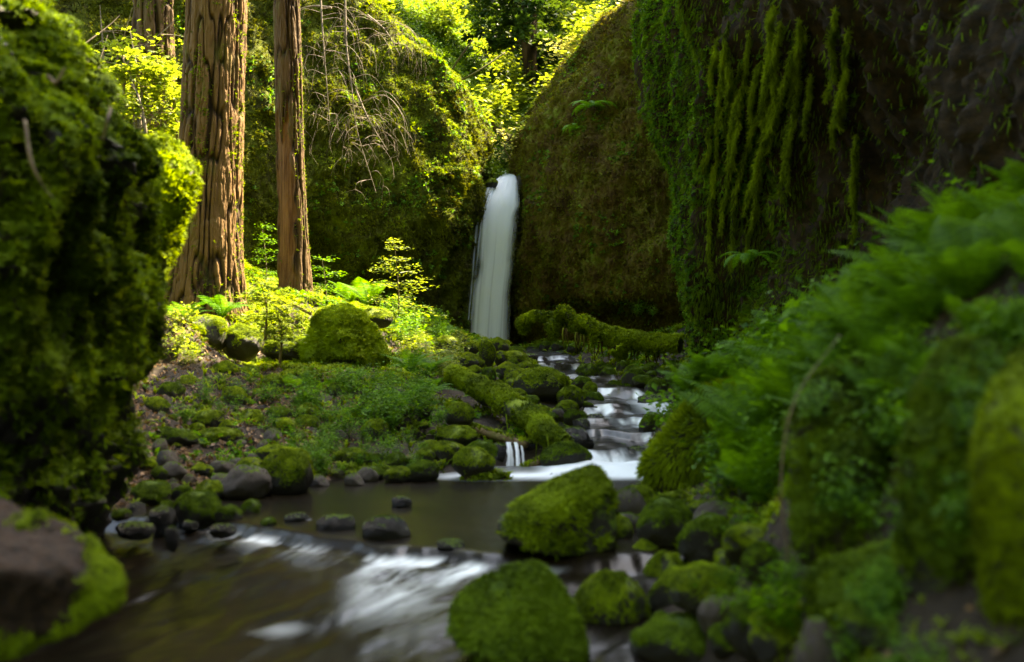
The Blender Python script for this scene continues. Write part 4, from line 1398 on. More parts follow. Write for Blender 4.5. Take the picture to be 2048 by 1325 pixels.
# hanging strands under the root log
B = Bag()
rng = np.random.default_rng(71)
for k in range(46):
    px = rng.uniform(1120, 1340)
    y0 = np.interp(px, [1100, 1215, 1340], [655, 695, 705])
    c = curve([P(px, y0 - 8, 18.4), P(px + rng.normal() * 3, y0 + 8, 18.3), P(px + rng.normal() * 5, y0 + rng.uniform(12, 34), 18.3)], 6) - np.array(RL.location)
    V, Fs = tube(c, np.linspace(.022, .004, 6), 4)
    B.add(V, Fs, rng.random())
link('hanging_moss', B.mesh('hanging_moss', M['tuft_brown']), RL)

pts = [P(-200, 960, 3.9), P(0, 985, 3.9), P(95, 1035, 3.85), P(185, 1075, 3.75), P(243, 1135, 3.65), P(246, 1200, 3.6), P(170, 1265, 3.5), P(60, 1300, 3.45), P(-60, 1345, 3.4), P(-300, 1400, 3.4), P(40, 1130, 3.40), P(120, 1150, 3.45), P(-100, 1150, 3.3), P(60, 1180, 4.3), P(-200, 1200, 4.3)]
loc = P(40, 1165, 3.8)
M['old_wood'] = rockmoss_mat('old_wood', MOSS_DEEP, [(0.006, 0.003, 0.0015), (0.050, 0.025, 0.011)], 1.9, 0.8, 5)
V, Fc = hullish(pts, loc, 24, base=ICO6, pw=24, lump=.10)
V = V * (1 + .07 * ridged(V * [9, 9, 4], 3, 25))[:, None]
o = link('rotten_log', mesh('rotten_log', V, [Fc], M['old_wood']), None, loc)
tag(o, 'rotten brown log end with a bright mossy rim in the near bottom left corner', 'log')
G = V + loc
vx, vy = G[:, 0] / G[:, 1] * F + 1024, 662 - (G[:, 2] - ZC) / G[:, 1] * F
rr_ = np.hypot((vx - 20) / 220, (vy - 1160) / 150)
mk = smooth(.62, .86, rr_ + .25 * fbm(V * 7, 3, 4)) * smooth(-.75, -.35, (vx - 20) / 220 - .0 + (vy - 1160) / 170) * smooth(-.2, .1, fbm(V * 5, 3, 8) + .12)
rng = np.random.default_rng(735)
p, nn = sample(V, Fc, 9000, rng, mk)
s_ = .018 * (.5 + rng.random(len(p)))
mv, mf, mt = bake(TUFT, p, frames(nn + [0, 0, .3], rng), s_, np.clip(.5 + .4 * fbm(p * 9, 3, 5) + .15 * rng.normal(size=len(p)), 0, 1))
link('moss', mesh('moss', mv, mf, M['tuft'], False, {'tint': mt}), o)
log('fallen_branch', 'dead branch lying on the slope behind the waterfall', [P(965, 225, 29), P(1000, 262, 28.5), P(1028, 285, 28.2), P(1050, 330, 27.8)], [.10, .12, .12, .08], 60, 'bark_dark', 'tuft', 400, .05, 740, .2, .1, cat='branch')
log('fallen_branch', 'pale twisted root on the sunlit ground between the two trunks', [P(530, 600, 14.5), P(560, 604, 14.4), P(590, 612, 14.2), P(622, 628, 14.0)], [.02, .035, .03, .02], 40, 'wood', 'tuft', 150, .025, 741, .2, .1, cat='root')

# ------------------------------------------------------------------ trees
def trunk_mesh(ctrl, rad, n, na, seed, furrow=.07, freq=9.0, bare=None, moss_side=None, flare=None):
    c = curve(ctrl, n)
    r = curve(np.array(rad, float)[:, None], n)[:, 0]
    a = np.arange(na) * 2 * pi / na
    hz = c[:, 2]
    A = np.repeat(a[None], n, 0)
    q = np.stack([np.cos(A) * r[:, None] * 1.0, np.sin(A) * r[:, None], np.repeat(hz[:, None], na, 1) * .13], -1).reshape(-1, 3)
    warp = np.stack([vn(q * [3, 3, 5], seed + 31), vn(q * [3, 3, 5], seed + 32), 0 * q[:, 0]], 1) * .03
    f = freq
    rid = 1 - np.abs(vn((q + warp) * [f, f, f * .8], seed)) * 2.4
    rid2 = 1 - np.abs(vn((q + warp) * [f * 2.4, f * 2.4, f * 2.0], seed + 1)) * 2.2
    groove = np.clip(rid, 0, 1) ** 1.5
    fine = fbm(q * [30, 30, 40], 3, seed + 2)
    h = 1 - groove * .85 - .25 * np.clip(rid2, 0, 1) + .15 * fine
    h = np.clip(h, 0, 1.1)
    br = np.zeros(n * na) if bare is None else bare(A.ravel(), np.repeat(hz, na))
    rr = np.repeat(r, na) + furrow * (h - .6) * (1 - br) - br * furrow * .9 + br * .008 * fine
    fl = 1.0
    if flare is not None:
        fl = 1 + flare * np.exp(-(np.repeat(hz - hz[0], na)) / .55) * (.7 + .5 * np.cos(A.ravel() * 5 + seed))
    V = np.repeat(c, na, 0) + np.stack([np.cos(A.ravel()), np.sin(A.ravel()), 0 * A.ravel()], 1) * (rr * fl)[:, None]
    ms = np.zeros(n * na) if moss_side is None else np.clip(np.cos(A.ravel() - moss_side), 0, 1)
    return V, grid_faces(n, na, True), h, br, ms


def crown_mesh(c0, z0, z1, R, n, seed, mat='needle'):
    """conifer boughs: drooping sprays round the stem"""
    rng = np.random.default_rng(seed)
    B = Bag()
    for k in range(n):
        z = z0 + (z1 - z0) * (k + rng.random()) / n
        L = R * (1 - .75 * (z - z0) / (z1 - z0)) * (.6 + .5 * rng.random())
        a = rng.random() * 2 * pi
        d = np.array([cos(a), sin(a), 0])
        c = curve([c0 + [0, 0, z], c0 + d * L * .5 + [0, 0, z + .1 * L], c0 + d * L + [0, 0, z - .25 * L]], 8)
        V, Fs = tube(c, np.linspace(.03, .006, 8), 4)
        B.add(V, Fs, .1)
        m = 26
        u = (.2 + .8 * rng.random(m))
        p = curve(c, 60)[(u * 59).astype(int)] + rng.normal(size=(m, 3)) * [.18, .18, .08]
        V, Fs, T = bake(SPRIG, p, frames(rng.normal(size=(m, 3)) * .3 + [0, 0, 1], rng), .22 + .16 * rng.random(m), rng.random(m))
        B.add(V, Fs, T)
    return B.mesh('crown', M[mat], False)


def tree(label, ctrl, rad, n, na, seed, mat='bark', crown=None, moss=None, group=None, name='conifer_tree', **k):
    root_p = np.array(ctrl[0], float)
    V, Fq, h, br, ms = trunk_mesh(ctrl, rad, n, na, seed, **k)
    rt = link(name, None, None, root_p)
    tag(rt, label, 'tree', group)
    V = V - root_p
    tr = link('trunk', mesh('trunk', V, [Fq], M[mat], True, {'h': h, 'bare': br, 'moss': ms}), rt)
    if crown:
        z0, z1, R, nb = crown
        link('crown', crown_mesh(np.array([ctrl[-1][0] - root_p[0], ctrl[-1][1] - root_p[1], -root_p[2]]), z0, z1, R, nb, seed + 5), rt)  # front trees carry theirs above the view, added for shade
    if moss:
        nm, size, side = moss
        rng = np.random.default_rng(seed + 3)
        N = vert_normals(V, tris(Fq))
        sd = np.array([cos(side), sin(side), 0])
        dens = smooth(.2, .8, N @ sd + .4 * fbm(V * 1.3, 3, seed)) * smooth(-.2, .3, fbm(V * [3, 3, 1.2], 3, seed + 8)) * (V[:, 2] < 9) + .01 * (V[:, 2] < 8)
        p, nn = sample(V, Fq, nm, rng, dens)
        ax = nn + [0, 0, -.5]
        s = size * (.5 + rng.random(nm))
        mv, mf, mt = bake(TUFT, p, frames(ax, rng), s, rng.random(nm) * .8)
        link('moss', mesh('moss', mv, mf, M['tuft'], False, {'tint': mt}), tr)
    return rt


def up(px_list, d, zs=None):
    return [P(x, y, d) for x, y in px_list]


b = [P(408, 640, 14.6), P(410, 600, 14.6), P(414, 500, 14.65), P(420, 350, 14.7), P(428, 150, 14.75), P(434, 0, 14.8), P(442, -400, 14.9), P(450, -1000, 15), P(455, -1700, 15.1)]
tree('biggest trunk: deeply furrowed fir with a sunlit right edge, standing behind the golden mounds', b, [.60, .56, .49, .45, .43, .42, .38, .3, .2], 620, 420, 801, 'bark', (9, 19, 2.6, 70), (2600, .03, -.5), furrow=.065, freq=14, flare=.10)


def bare_f(a, z):
    # broken bark: red wood open on the front left below a ragged edge
    e = 4.85 + .25 * np.sin(a * 7) + .15 * np.sin(a * 17 + 2)
    aa = (a + pi / 2 + .5 + pi) % (2 * pi) - pi
    side = smooth(.95, .75, np.abs(aa) + .25 * np.sin(z * 3.1) * .6 + .12 * np.sin(z * 11))
    return side * smooth(e + .04, e - .04, z) * smooth(1.6, 2.6, z)


b = [P(592, 640, 17), P(590, 590, 17), P(586, 480, 17), P(580, 300, 17), P(576, 100, 17), P(573, 0, 17), P(570, -300, 17), P(560, -800, 17), P(555, -1400, 17)]
tree('slimmer trunk with broken bark and bare red wood, moss down its right side', b, [.34, .28, .245, .225, .215, .21, .19, .15, .1], 620, 260, 811, 'bark_dark', (8.5, 17, 1.9, 44), (1700, .03, .1), furrow=.045, freq=12, flare=.18, bare=bare_f)
b = [P(315, 640, 20), P(314, 560, 20), P(312, 300, 20), P(309, 100, 20), P(307, 0, 20), P(304, -400, 20), P(300, -900, 20)]
tree('grey brown furrowed trunk behind the yellow maple leaves on the left', b, [.48, .44, .40, .385, .38, .33, .2], 400, 220, 821, 'bark_dark', (10, 17, 2.4, 46), (2200, .04, 0.0), furrow=.09, freq=8)


def hz_at(px, d):
    x = (px - 1024) / F * d
    return np.array([x, d, float(hill_z(np.array([x]), np.array([d * 1.0]))[0]) - .4])


for i, (px, d, r, lb, w) in enumerate([
    (1062, 33, .22, 'slender mossy trunk rising behind the gully straight above the waterfall', 3), (1036, 41, .50, 'wide shadowed trunk behind the slender one above the waterfall', 5),
    (948, 43, .42, 'dark trunk behind the sunlit slope, left of the gully', 4), (985, 50, .4, 'dim far trunk between the wide shadowed one and the dark one', 4), (1120, 47, .4, 'far trunk behind the pale backlit-coloured vine maple', 4),
    (870, 46, .4, 'dark trunk at the top of the sunlit slope on the left', 4), (800, 40, .35, 'dark trunk behind the crest of the left cliff', 4), (1105, 62, .5, 'most distant trunk, right of the gully', 5), (905, 60, .5, 'most distant trunk, left of the gully', 5)]):
    p0 = hz_at(px, d)
    tp = p0 + [.3 * ((i % 3) - 1), .2, 16]
    b = [p0, p0 + (tp - p0) * .3, p0 + (tp - p0) * .7 + [.1, 0, 0], tp]
    tree(lb, b, [r * 1.2, r, r * .85, r * .5], 160, 64, 830 + i, 'bark_dark', (9, 17, w, 60 if i < 5 else 46), None, group='dark conifers behind the gully', furrow=.05, freq=6)


# broadleaf branches carrying bright layers of leaves
def broadleaf(name, label, base, tips, nl, leaf, ls, mat, seed, cat='tree', group=None, trunk_r=.05, spread=.35, bark='twig', layers=.05):
    rng = np.random.default_rng(seed)
    rt = link(name, None, None, base)
    tag(rt, label, cat, group)
    tb, lb = Bag(), Bag()
    base = np.array(base, float)
    tips = [np.array(t_, float) for t_ in tips]
    for t_ in tips:
        mid = (base + t_) / 2 + rng.normal(size=3) * .12 * np.linalg.norm(t_ - base) + [0, 0, .08 * np.linalg.norm(t_ - base)]
        c = curve([base, mid, t_], 18)
        V, Fs = tube(c - base, np.linspace(trunk_r, trunk_r * .15, 18), 6)
        tb.add(V, Fs)
        for k in range(6):
            u = .35 + .65 * rng.random()
            s0 = c[int(u * 17)]
            a = rng.random() * 2 * pi
            e = s0 + np.array([cos(a), sin(a), .05 * rng.normal()]) * spread * (.7 + .8 * rng.random())
            cc = curve([s0, (s0 + e) / 2 + [0, 0, .04], e], 8)
            V, Fs = tube(cc - base, np.linspace(trunk_r * .2, .002, 8), 4)
            tb.add(V, Fs)
            m = nl // (len(tips) * 6)
            q = cc[rng.integers(2, 8, m)] + rng.normal(size=(m, 3)) * [spread * .28, spread * .28, layers] - base
            ax = rng.normal(size=(m, 3)) * .35 + [0, 0, 1.0]
            V, Fs, T = bake(leaf, q, frames(ax, rng), ls * (.6 + .7 * rng.random(m)), np.clip(.55 + .28 * rng.normal(size=m), 0, 1))
            lb.add(V, Fs, T)
    link('branches', tb.mesh('branches', M[bark]), rt)
    link('leaves', lb.mesh('leaves', M[mat], False), rt)
    return rt


broadleaf('maple_tree', 'young maple with layered yellow leaves between the giant boulder and the biggest trunk', P(255, 600, 17.5),
          [P(215, 70, 17.5), P(240, 95, 17.2), P(275, 110, 17.3), P(310, 110, 17.2), P(345, 130, 17.3), P(290, 150, 17), P(330, 165, 17.1), P(260, 60, 17.6), P(300, 200, 17), P(345, 190, 17.2), P(230, 130, 17.2)], 5200, MAPLE, .12, 'leaf_fresh_lit', 901, trunk_r=.05, spread=.5)
broadleaf('maple_tree', 'wispy pale green maple sprays left of the grey brown trunk near the top', P(180, 500, 19),
          [P(200, 10, 19), P(240, 30, 19), P(225, 60, 19), P(350, 40, 19.5), P(265, 15, 18.6)], 420, MAPLE, .10, 'leaf_fresh_lit', 902, trunk_r=.05, spread=.6, layers=.12)
broadleaf('maple_tree', 'small maple with sparse yellow leaves in front of the lower grey brown trunk', P(290, 600, 17),
          [P(300, 240, 17), P(330, 260, 17), P(350, 275, 17), P(290, 215, 17), P(320, 225, 17)], 380, MAPLE, .09, 'leaf_fresh_lit', 903, trunk_r=.03, spread=.4, layers=.12)
for i, (tips, lb, sd, nl) in enumerate([
    ([(1110, 100), (1140, 70), (1170, 100), (1200, 60), (1180, 30), (1230, 40), (1210, 95)], 'vine maple shrub, leaves coloured whitish as if backlit, at the top right of the gully', 911, 1700),
    ([(1250, 15), (1280, 25), (1240, 60), (1260, -5), (1290, -10)], 'leafy shrub coloured pale as if backlit on the crest of the brown cliff at the very top', 912, 1100),
    ([(1040, 275), (1052, 290), (1030, 260), (1062, 262)], 'small shrub coloured pale yellow as if backlit just above the right side of the waterfall', 913, 420),
    ([(1110, 160), (1090, 185), (1135, 140), (1075, 215)], 'yellow green shrub on the slope above the brown cliff', 914, 700)]):
    d = [31, 29, 27.5, 27.5][i]
    bs = hz_at(np.mean([q[0] for q in tips]) + 10, d)
    broadleaf('shrub', lb, bs, [P(x, y, d + RNG.normal() * .5) for x, y in tips], nl, MAPLE, [.12, .12, .09, .10][i], 'leaf_backlit' if i < 3 else 'leaf_fresh_lit', sd, 'shrub', None, .03, .55, layers=.1)
SH = []
for k in range(3):
    r_ = np.random.default_rng(920 + k)
    SH.append((herb_mesh('leaves', 26, 1.0, r_, LEAF, .13, 16, M['leaf_fresh_lit'], .9)))
rng = np.random.default_rng(930)
for k in range(46):
    px, d = rng.uniform(720, 1240), rng.uniform(27, 44)
    p0 = hz_at(px, d) + [0, 0, .3]
    py = 662 - (p0[2] - ZC) / d * F
    if py < -40 or py > 350 or (d < 29 and 960 < px < 1050):
        continue
    o = link('shrub', SH[k % 3], None, p0, (0, 0, rng.uniform(0, 6)), rng.uniform(.7, 1.5))
    tag(o, 'fresh green shrub on the sunlit slope behind the crest of the left cliff' if px < 1020 else 'fresh green shrub on the slope behind the brown cliff', 'shrub',
        'shrubs on the slope left of the gully' if px < 1020 else 'shrubs on the slope right of the gully')

# sapling with stepped flat branches in front of the left cliff
def layered_sapling(label, base, H, seed, n=9, w=.6, mat='leaf_fresh_lit', name='sapling', ls=.065):
    rng = np.random.default_rng(seed)
    rt = link(name, None, None, base)
    tag(rt, label, 'sapling')
    st = curve([[0, 0, -.1], [.02, 0, H * .5], [-.05, 0, H]], 30)
    V, Fs = tube(st, np.linspace(.02, .004, 30), 6)
    link('stem', mesh('stem', V, Fs, M['twig'], True), rt)
    for k in range(n):
        z = H * (.3 + .7 * (k + (rng.uniform(-.35, .35) if k < n - 1 else 0)) / (n - 1))
        L = w * (1.15 - .75 * k / (n - 1)) * rng.uniform(.65, 1.1)
        for j in range(3):
            B = Bag()
            a = rng.uniform(0, 2 * pi)
            if j < 2:
                a = (0 if j == 0 else pi) + rng.normal() * .8
            e = np.array([cos(a) * L, sin(a) * L, rng.uniform(-.05, .3) * L])
            c = curve([[0, 0, z], e * .5 + [0, 0, z + .02], e + [0, 0, z]], 10)
            V, Fs = tube(c, np.linspace(.006, .0015, 10), 4)
            B.add(V, Fs, .1)
            m = int(38 * L / w) + 8
            q = c[rng.integers(1, 10, m)] + rng.normal(size=(m, 3)) * [.06, .10, .025]
            V, Fs, T = bake(LEAF, q, frames(rng.normal(size=(m, 3)) * .2 + [0, 0, 1], rng), ls * (.7 + .6 * rng.random(m)), np.clip(.5 + .2 * rng.normal(size=m), 0, 1))
            B.add(V, Fs, T)
            link('branch', B.mesh('branch', M[mat], False), rt)
    return rt


g = hit(790, 705)
layered_sapling('young sapling with flat stepped branches in front of the left cliff, topmost ones lit yellow', P(795, 690, 16.5), 1.7, 941, 10, .62)
layered_sapling('small sapling with flat leaf layers right of the slimmer trunk', P(650, 640, 18.5), 1.1, 942, 6, .5, 'leaf')
layered_sapling('thin leafy sapling in front of the cliff between the two main trunks', P(530, 600, 18), 1.3, 943, 7, .35, 'leaf', ls=.05)
layered_sapling('low leafy sapling standing in the light between the two main trunks', P(530, 665, 12.3), .6, 944, 4, .34, 'leaf_fresh_lit', ls=.085)
layered_sapling('short sunlit sapling with broad leaves right of the golden mound', P(560, 710, 12.2), .55, 945, 4, .22, 'leaf_fresh_lit', ls=.075)

# dead branches hanging over the left cliff
def dead_branch(label, ctrls, seed, group=None):
    rng = np.random.default_rng(seed)
    root = np.array(ctrls[0][0])
    rt = link('dead_branch', None, None, root)
    tag(rt, label, 'branch', group)
    for ctrl in ctrls:
        c = curve(ctrl, 40)
        B = Bag()
        V, Fs = tube(c - root, np.linspace(.022, .005, 40), 6)
        B.add(V, Fs)
        for k in range(20):
            i = int(rng.uniform(6, 39))
            s0 = c[i]
            sd = rng.choice([-1, 1])
            L = rng.uniform(.5, 1.3) * (1.15 - i / 60)
            e1 = s0 + np.array([sd * L * .42, rng.normal() * .25, .12 * L - .02])
            e2 = e1 + np.array([sd * L * .32, rng.normal() * .2, -.38 * L])
            e3 = e2 + np.array([sd * L * .1 + rng.normal() * .04, rng.normal() * .1, -.5 * L])
            cc = curve([s0, e1, e2, e3], 16)
            V, Fs = tube(cc - root, np.linspace(.006, .002, 16), 4)
            B.add(V, Fs)
            for j in range(3):
                q = cc[int(rng.integers(4, 15))]
                f = q + np.array([rng.normal() * .16, rng.normal() * .12, -rng.uniform(.12, .42)])
                V, Fs = tube(curve([q, (q + f) / 2 + [rng.normal() * .04, 0, .03], f], 6) - root, np.linspace(.003, .0014, 6), 3)
                B.add(V, Fs)
        link('bough', B.mesh('bough', M['twig']), rt)
    return rt


dead_branch('bare dead branch hanging nearest the slimmer trunk in front of the left cliff', [[P(640, -30, 20.5), P(645, 60, 20.4), P(652, 150, 20.4), P(660, 250, 20.4)]], 951)
dead_branch('longest bare dead branch hanging down the middle of the left cliff', [[P(690, -10, 20.6), P(693, 90, 20.5), P(703, 170, 20.4), P(714, 260, 20.4), P(752, 385, 20.4)], [P(712, 180, 20.5), P(738, 240, 20.4), P(775, 300, 20.4)]], 952)
dead_branch('thin bare branches on the cliff right of the crown of dead twigs', [[P(735, 30, 21), P(770, 60, 21), P(800, 110, 21)]], 953)
log('fallen_branch', 'bleached stick on the crest above the hanging dead branches', [P(598, 18, 21), P(630, 12, 20.8), P(662, 16, 20.6)], [.012, .02, .03], 20, 'twig', 'tuft', 0, .03, 742, cat='branch', na=8)
log('fallen_branch', 'dark bare stick leaning across the sunlit slope', [P(895, 155, 27.5), P(920, 115, 27.5), P(945, 80, 27.5)], [.02, .03, .02], 20, 'bark_dark', 'tuft', 0, .03, 743, cat='branch', na=8)
log('fallen_branch', 'long bare stick lying above the gully bottom', [P(915, 165, 28), P(960, 140, 28), P(1010, 105, 28.5)], [.025, .03, .02], 20, 'bark_dark', 'tuft', 0, .03, 744, cat='branch', na=8)
# twigs caught on the giant boulder
for k, (a, lb) in enumerate([([P(50, 240, 4.35), P(62, 320, 4.3), P(85, 370, 4.32), P(105, 395, 4.4)], 'pale dead twig caught in the moss on the left of the giant boulder'), ([P(222, 215, 4.75), P(214, 245, 4.7), P(206, 282, 4.75)], 'short pale twig caught in the moss on the right of the giant boulder'),
                             ([P(130, 135, 4.6), P(112, 165, 4.6), P(95, 150, 4.6)], 'pinkish withered leaf stalk near the top of the giant boulder')]):
    log('dead_twig', lb, a, [.006, .008, .004, .003][:len(a)], 20, 'twig', 'tuft', 0, .01, 745 + k, cat='twig', na=6)


# thick strands of moss hanging down the rib of the near wall
rng = np.random.default_rng(640)
wall = NV[(NV[:, 1] > 8) & (NV[:, 1] < 17)]
wy, wz, wx = wall[:, 1], wall[:, 2], wall[:, 0]
_wp = wx / wy * F + 1024
_wq = 662 - (wz - ZC) / wy * F


def on_wall(px, py):
    """nearest point of the near wall on that sight line, lifted a little off it"""
    dd_ = (_wp - px) ** 2 + (_wq - py) ** 2
    k = np.argsort(dd_)[:12]
    k = k[np.argmin(wy[k])]
    return P(px, py, wy[k] - .06)


for i, (path, r, lb) in enumerate([
    ([(1560, 40), (1545, 120), (1530, 200), (1500, 270), (1480, 350), (1462, 440), (1462, 550)], .055, 'longest bright moss strand hanging down the near cliff'),
    ([(1610, 60), (1590, 130), (1555, 200), (1530, 260)], .06, 'short thick moss roll high on the near cliff'),
    ([(1545, 250), (1520, 300), (1505, 370), (1490, 430)], .05, 'moss strand hanging just right of the longest one'),
    ([(1475, 240), (1462, 330), (1446, 420), (1440, 470)], .035, 'thin moss strand hanging left of the longest one'),
    ([(1500, 60), (1490, 150), (1478, 230), (1470, 290)], .035, 'thin upper moss strand left of the thick moss roll'),
    ([(1520, 330), (1512, 400), (1500, 470), (1492, 520)], .03, 'faint low moss strand right of the longest one'),
    ([(1585, 100), (1570, 170), (1550, 240), (1538, 300)], .04, 'knotted moss strand between the thick roll and the longest strand'),
    ([(1425, 330), (1420, 420), (1418, 500), (1425, 560)], .03, 'low thin moss strand at the edge of the ivy curtain'),
    ([(1700, 60), (1690, 120), (1695, 190)], .04, 'short dim moss strand over the dark hollow in the near cliff'),
    ([(1670, 20), (1665, 90), (1668, 150), (1650, 200)], .05, 'dim moss strand at the upper edge of the dark hollow in the near cliff')]
    + [([(q + 5 * math.sin(q), w_), (q - 6, w_ + h_ * .33), (q - 10 + 6 * math.cos(q), w_ + h_ * .66), (q - 14, w_ + h_)], .022 + .012 * math.sin(q * 1.7), 'thin ragged moss strand in the curtain on the near cliff')
       for q, w_, h_ in [(float(rng.uniform(1420, 1720)), float(rng.uniform(-20, 330)), float(rng.uniform(90, 220))) for _ in range(24)]]):
    c = curve([on_wall(*q) for q in path], 90)
    c[:, 0] += .03 * fbm(c * 5, 2, i)
    V, (Fq_,) = tube(c, r * .17 * (1 + .9 * fbm(c * 5, 3, 70 + i)) * np.sin(np.linspace(.15, pi - .12, 90)) ** .6, 16)
    V = V + .02 * np.stack([fbm(V * 9, 2, 3), fbm(V * 9, 2, 4), 0 * V[:, 0]], 1)
    c_n = i
    o = link('moss_strand', mesh('moss_strand', V - c[0], [Fq_], M['boulder_moss']), None, c[0])
    tag(o, lb, 'moss', 'moss strands hanging down the near cliff')
    mv, mf, mt = rock_moss(V - c[0], tris(Fq_), 650 + i, int(len(path) * 420), .030, -1.6, HANG, 2.2, 2.6, -1)
    link('moss', mesh('moss', mv, mf, M['tuft'], False, {'tint': mt}), o)

# ------------------------------------------------------------------ ferns and herbs
FERN = []
for k in range(3):
    FERN.append(fern_mesh('fern', 11, 1.0, 20, .20, np.random.default_rng(1000 + k), .85, 1.15))
FERNHANG = [fern_mesh('fern', 9, 1.0, 20, .17, np.random.default_rng(1010 + k), 1.35, .9) for k in range(2)]
LACY = [fern_mesh('fern', 9, 1.0, 26, .30, np.random.default_rng(1020 + k), .65, 1.25, M['leaf']) for k in range(2)]
HERB = [herb_mesh('herb', 12, 1.0, np.random.default_rng(1030 + k), LEAF, .11, 16, M['leaf'], .6) for k in range(4)]
HERBF = [herb_mesh('herb', 12, 1.0, np.random.default_rng(1040 + k), LEAF, .13, 13, M['leaf_fresh_lit'], .6) for k in range(2)]


def plant(lib, loc, size, label, cat='fern', group=None, name=None, rx=0, ry=0, rz=None):
    me = lib[int(RNG.integers(len(lib)))]
    o = link(name or ('fern' if cat == 'fern' else 'leafy_plant'), me, None, loc, (rx, ry, RNG.uniform(0, 6) if rz is None else rz), size)
    return tag(o, label, cat, group)


for px, py, d, s, lib, lb in [
    (850, 800, 11.8, .55, FERN, 'dark arching fern between the great domed boulder and the diagonal log'),
    (885, 815, 11.9, .5, FERNHANG, 'dark fern hanging over the domed stone beside the diagonal log'),
    (820, 745, 12.4, .5, FERN, 'fern right of the great domed boulder'),
    (978, 752, 13.9, .26, FERNHANG, 'tiny fern on the dark stone in front of the pointed stone'),
    (1075, 765, 13.2, .34, FERNHANG, 'fern on the left front of the mossy hummock by the rapids'),
    (1092, 762, 13.1, .34, FERNHANG, 'fern on the right front of the mossy hummock by the rapids'),
    (445, 635, 13.6, .6, FERN, 'fern with one tall arching frond at the foot of the biggest trunk'),
    (375, 640, 13.2, .5, FERN, 'dull fern at the left foot of the biggest trunk'),
    (735, 610, 18, .7, LACY, 'lacy fern below the left cliff behind the great domed boulder'),
    (700, 605, 19, .6, LACY, 'lacy fern at the left end of the row under the cliff'),
    (880, 680, 19, .5, LACY, 'lacy fern at the foot of the left cliff beside the stone pile'),
    (1180, 215, 23.2, .8, FERNHANG, 'long fern hanging high on the brown cliff'),
    (1150, 260, 23.6, .6, FERNHANG, 'shorter fern hanging on the brown cliff below the long one'),
    (1500, 520, 10.5, .5, FERNHANG, 'fern hanging under the mossy rib of the near cliff'),
    (700, 850, 10.6, .45, FERN, 'dark low fern in the middle of the left bank'),
    (755, 865, 10.4, .4, FERN, 'low fern left of the domed stone on the left bank'),
    (640, 800, 11.5, .4, LACY, 'green fern in the herbs below the great domed boulder'),
    (500, 830, 10.8, .35, LACY, 'small fern in the dead leaves of the left bank'),
    (800, 820, 11.0, .5, FERN, 'broad fern just left of the dark arching fern'),
    (705, 770, 12.0, .4, FERN, 'fern growing against the foot of the great domed boulder'),
    (860, 745, 13.0, .45, FERN, 'fern between the domed boulder and the stone pile'),
    (585, 790, 11.4, .38, LACY, 'low lacy fern left below the great domed boulder'),
]:
    plant(lib, P(px, py, d), s, lb)

# herbs on the left bank, by zones
def zone(poly, n, lib, smin, smax, label, cat, group, seed, name=None, lift=0.0):
    rng = np.random.default_rng(seed)
    xs = [q[0] for q in poly]; ys = [q[1] for q in poly]
    k = 0
    while k < n:
        px, py = rng.uniform(min(xs), max(xs)), rng.uniform(min(ys), max(ys))
        c = False
        for (x1, y1), (x2, y2) in zip(poly, poly[1:] + poly[:1]):
            if (y1 > py) != (y2 > py) and px < (x2 - x1) * (py - y1) / (y2 - y1) + x1:
                c = not c
        if not c:
            continue
        g = hit(px, py)
        plant(lib, g + [0, 0, lift], rng.uniform(smin, smax), label, cat, group, name)
        k += 1


zone([(620, 770), (850, 770), (880, 860), (700, 880), (560, 830)], 58, HERB, .18, .36, 'green leafy herb in the shade below the great domed boulder', 'plant', 'herbs below the domed boulder', 1101)
zone([(400, 770), (640, 780), (640, 880), (360, 860)], 34, HERB, .12, .26, 'small leafy herb among the stones and dead leaves of the left slope', 'plant', 'herbs on the leafy slope', 1109)
zone([(560, 880), (860, 880), (840, 955), (620, 960)], 34, HERB, .12, .24, 'small leafy herb near the pool on the left shore', 'plant', 'herbs on the left shore', 1102)
zone([(290, 640), (400, 660), (420, 750), (270, 740)], 14, HERBF, .22, .36, 'bright leafy plant in the sun between the giant boulder and the golden mounds', 'plant', 'sunlit plants by the giant boulder', 1103)
zone([(480, 600), (640, 600), (600, 690), (500, 690)], 15, HERBF, .16, .32, 'sunlit leafy plant between the two main trunks', 'plant', 'plants between the trunks', 1104)
zone([(640, 575), (900, 640), (900, 700), (790, 700), (760, 620)], 34, HERB, .3, .55, 'leafy plant crowding the foot of the left cliff', 'plant', 'plants below the left cliff', 1105)
zone([(800, 660), (930, 700), (900, 770), (800, 740)], 22, HERBF, .2, .38, 'fresh green plant between the great domed boulder and the stone pile', 'plant', 'plants beside the stone pile', 1106)
zone([(1180, 640), (1330, 650), (1330, 680), (1200, 670)], 8, HERB, .2, .35, 'small leafy plant on the root log below the brown cliff', 'plant', 'plants on the root log', 1107, lift=.45)

# the blurred green mass on the right bank
RB = [((1330, 620), (1380, 700)), ]
rng = np.random.default_rng(1200)


def bank(n, xr, yr, lib, smin, smax, label, cat, group, name=None, tilt=.25, lift=0.0):
    for k in range(n):
        x, y = rng.uniform(*xr), rng.uniform(*yr)
        x = x + (.0 if y > 5.5 else .0)
        z = float(ground_z(x, y, False)[0]) + lift
        plant(lib, (x, y, z), rng.uniform(smin, smax), label, cat, group, name, rx=rng.normal() * .1, ry=-tilt + rng.normal() * .15)


